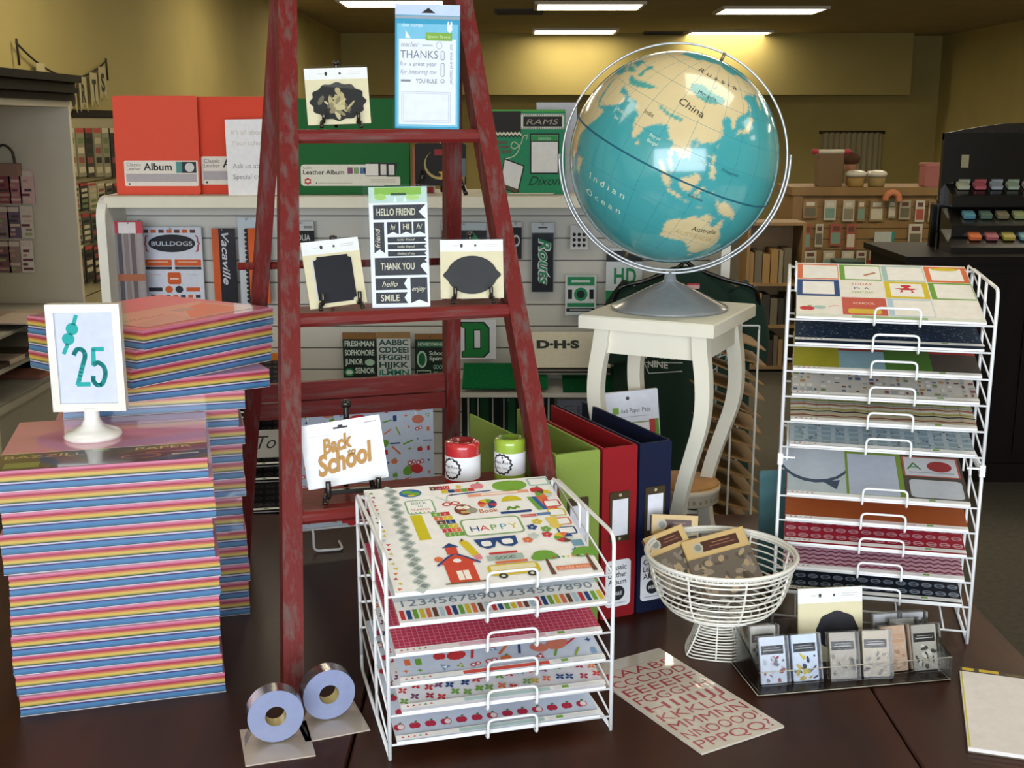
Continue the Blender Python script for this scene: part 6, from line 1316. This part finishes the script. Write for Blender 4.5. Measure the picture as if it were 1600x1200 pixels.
q = at(1394, 312, FY - .08); m = MB(); m.tube([(.05 * math.cos(R(g)), 0, .05 * math.sin(R(g))) for g in range(-20, 201, 15)], .024, '#c9825c', 8); m.build('peach_garland', 'fabric', None, q, (0, 0, 0), 'peach coloured arch shaped ornament hanging at the front of the wooden counter', 'ornament')
# low dark table of ribbon in front of the fixture
q = at(1375, 470, 7.4); t = thing('ribbon_table', 'low display table with folded ribbon and fabric in front of the wooden counter', 'table', (q.x, 7.4, FLOOR)); th_ = at(1375, 432, 7.4).z - FLOOR
MB().box(-.34, .34, -.2, .2, th_ - .03, th_, '#5a4630').build('table_top', 'darkwood', t)
for sx in (-.3, .3):
    for sy in (-.16, .16): MB().box(sx - .02, sx + .02, sy - .02, sy + .02, 0, th_ - .03, '#3a2c1e').build('leg', 'darkwood', t)
for i, (dx, c, lab) in enumerate(((-.22, '#1f3a30', 'dark green'), (0.02, '#a83a40', 'red'), (.22, '#4a443a', 'dark grey'))):
    m = MB()
    for k in range(4): m.prism(rrect(-.10 + .006 * k, k * .026, .10 - .006 * k, k * .026 + .025, .01), -.1, .1, c)
    m.build('folded_fabric', 'fabric', None, (q.x + dx, 7.4, th_ + FLOOR), (0, 0, 0), f'{lab} stack of folded ribbon on the low table before the wooden counter', 'fabric', 'folded ribbon stacks')
# bookcase between the globe and the fixture
q = at(1205, 400, 7.9); t = thing('bookcase', 'low wooden bookcase with upright books between globe and wooden counter', 'bookcase', (q.x, 7.9, FLOOR)); bh = at(1205, 345, 7.9).z - FLOOR
for x in (-.19, .17): MB().box(x, x + .02, -.14, .14, 0, bh, '#8a6230').build('side_panel', 'honeywood', t)
SB = [.02, .30, .58]; 
for z in SB + [bh - .02]: MB().box(-.17, .17, -.14, .14, z, z + .02, '#8a6230').build('shelf', 'honeywood', t)
MB().box(-.17, .17, .13, .14, .04, bh - .02, '#4a3418').build('back_panel', 'honeywood', t)
for k, z in enumerate(SB):
    x = -.165
    for i in range(6):
        w_ = rnd.choice((.03, .04, .05)); h_ = rnd.uniform(.17, .23); m = MB(); m.box(0, w_ - .003, -.12, .06, 0, h_, rnd.choice(['#3a3630', '#6a6250', '#8a8068', '#4a3a30', '#9a7a4c', '#55584a']))
        m.build('book', 'print', None, (q.x + x, 7.9, FLOOR + z + .0205), (0, 0, 0), f'{ORD[i]} book from the left on the {("bottom", "middle", "top")[k]} shelf of the low bookcase', 'book', 'books in the low bookcase'); x += w_ + .003
# black cabinet and ink pad display
CY = 5.3; ca_ = at(1424, 400, CY); ch = ca_.z - FLOOR
t = thing('black_cabinet', 'long black cabinet under the ink pad display at the right edge', 'cabinet', (ca_.x, CY, FLOOR))
MB().box(0, 1.5, .0, .6, .08, ch - .03, '#1a1310').build('cabinet_body', 'darkwood', t); MB().box(-.03, 1.53, -.03, .63, ch - .03, ch, '#1a1310').build('cabinet_top', 'darkwood', t); MB().box(-.015, 1.515, -.015, .6, 0, .09, '#1a1310').build('base_moulding', 'darkwood', t)
for i in range(3): MB().box(.05 + i * .48, .50 + i * .48, -.012, 0, .14, ch - .08, '#1a1310').build('door', 'darkwood', t)
ink = at(1496, 395, 5.42); t = thing('ink_display', 'black stepped ink pad display on the cabinet at the right edge', 'display rack', (ink.x, 5.42, ca_.z)); W2 = .62
BK = '#141210'
MB().box(0, W2, .28, .31, 0, at(1500, 208, 5.7).z - ca_.z, BK).build('back_panel', 'gloss', t)
m = MB(); hb = at(1500, 208, 5.7).z - ca_.z; m.prism([(W2 * f_, hb - .002 + .05 * math.sin(math.pi * min(1, f_ * .8))) for f_ in (0, .15, .3, .45, .6, .8, 1)] + [(W2, hb - .03), (0, hb - .03)], .282, .308, '#2a2420'); m.build('arched_header', 'gloss', t)
trays = ((386, .0), (352, .09), (306, .19))
for i, (py, yy) in enumerate(trays):
    z = at(1540, py, 5.42 + yy).z - ca_.z
    m = MB(); m.hexa([(-.04 + .03 * i, yy - .02, z - .05), (W2, yy - .02, z - .05), (W2, yy + .13, z - .05), (-.04 + .03 * i, yy + .13, z - .05)], [(-.04 + .03 * i, yy - .02, z), (W2, yy - .02, z), (W2, yy + .13, z + .07), (-.04 + .03 * i, yy + .13, z + .07)], BK); m.build('tray', 'gloss', t)
    MB().box(-.03, W2, yy + .10, yy + .125, 0.0, z - .045, BK).build('riser', 'gloss', t)
    cols = (['#c86a3c', '#a05a60', '#a89a48', '#6a9aa0', '#8a8a90'], ['#5a90a0', '#5c7468', '#7a745c', '#93a070', '#a89a70'], ['#b9bfa8', '#c0646c', '#a9b0b8', '#a8b8a0', '#c9b8a8'])[i]
    for rr_ in range(2 if i == 2 else 1):
        for j, c in enumerate(cols):
            f_ = .03 + rr_ * .055; o = MB().prism(rrect(-.027, 0, .027, .05, .006), -.016, 0, c).build('ink_pad', 'gloss', None, (ink.x + .09 + j * .078 + rr_ * .02, 5.42 + yy + f_, ca_.z + z + (f_ + .02) * .07 / .15 + .004), (R(-65), 0, 0),
                f'{ORD[j]} ink pad from the left in the {("bottom", "middle", "top")[i]} tray of the black display' + (', back row' if rr_ else ', front row' if i == 2 else ''), 'ink pad', 'ink pads in the black display')
q = at(1508, 262, 5.69); m = MB(); m.card(.035, .06, .002, '#9a9070'); m.build('price_tag', 'print', t, (q.x - ink.x, .277, q.z - ca_.z))
# curtained panel on the back wall
a, b = at(1280, 300, YB - .03), at(1378, 207, YB - .03); t = thing('curtain_panel', 'greyish curtained panel hanging on the far back wall', 'curtain', ((a.x + b.x) / 2, YB - .02, a.z)); w, h = (b.x - a.x) / 2, b.z - a.z
MB().tube([(-w - .05, 0, h), (w + .05, 0, h)], .025, '#3a3020', 8).build('curtain_rod', 'paint', t)
m = MB(); n = 60; vs = []
for i in range(n + 1):
    x = -w + 2 * w * i / n; y = -.03 + .02 * math.sin(i * 1.1)
    vs += [(x, y, 0), (x, y, h)]
m.add(vs, [(2 * i, 2 * i + 2, 2 * i + 3, 2 * i + 1) for i in range(n)], '#a89f80', True); m.build('curtain_cloth', 'fabric', t)
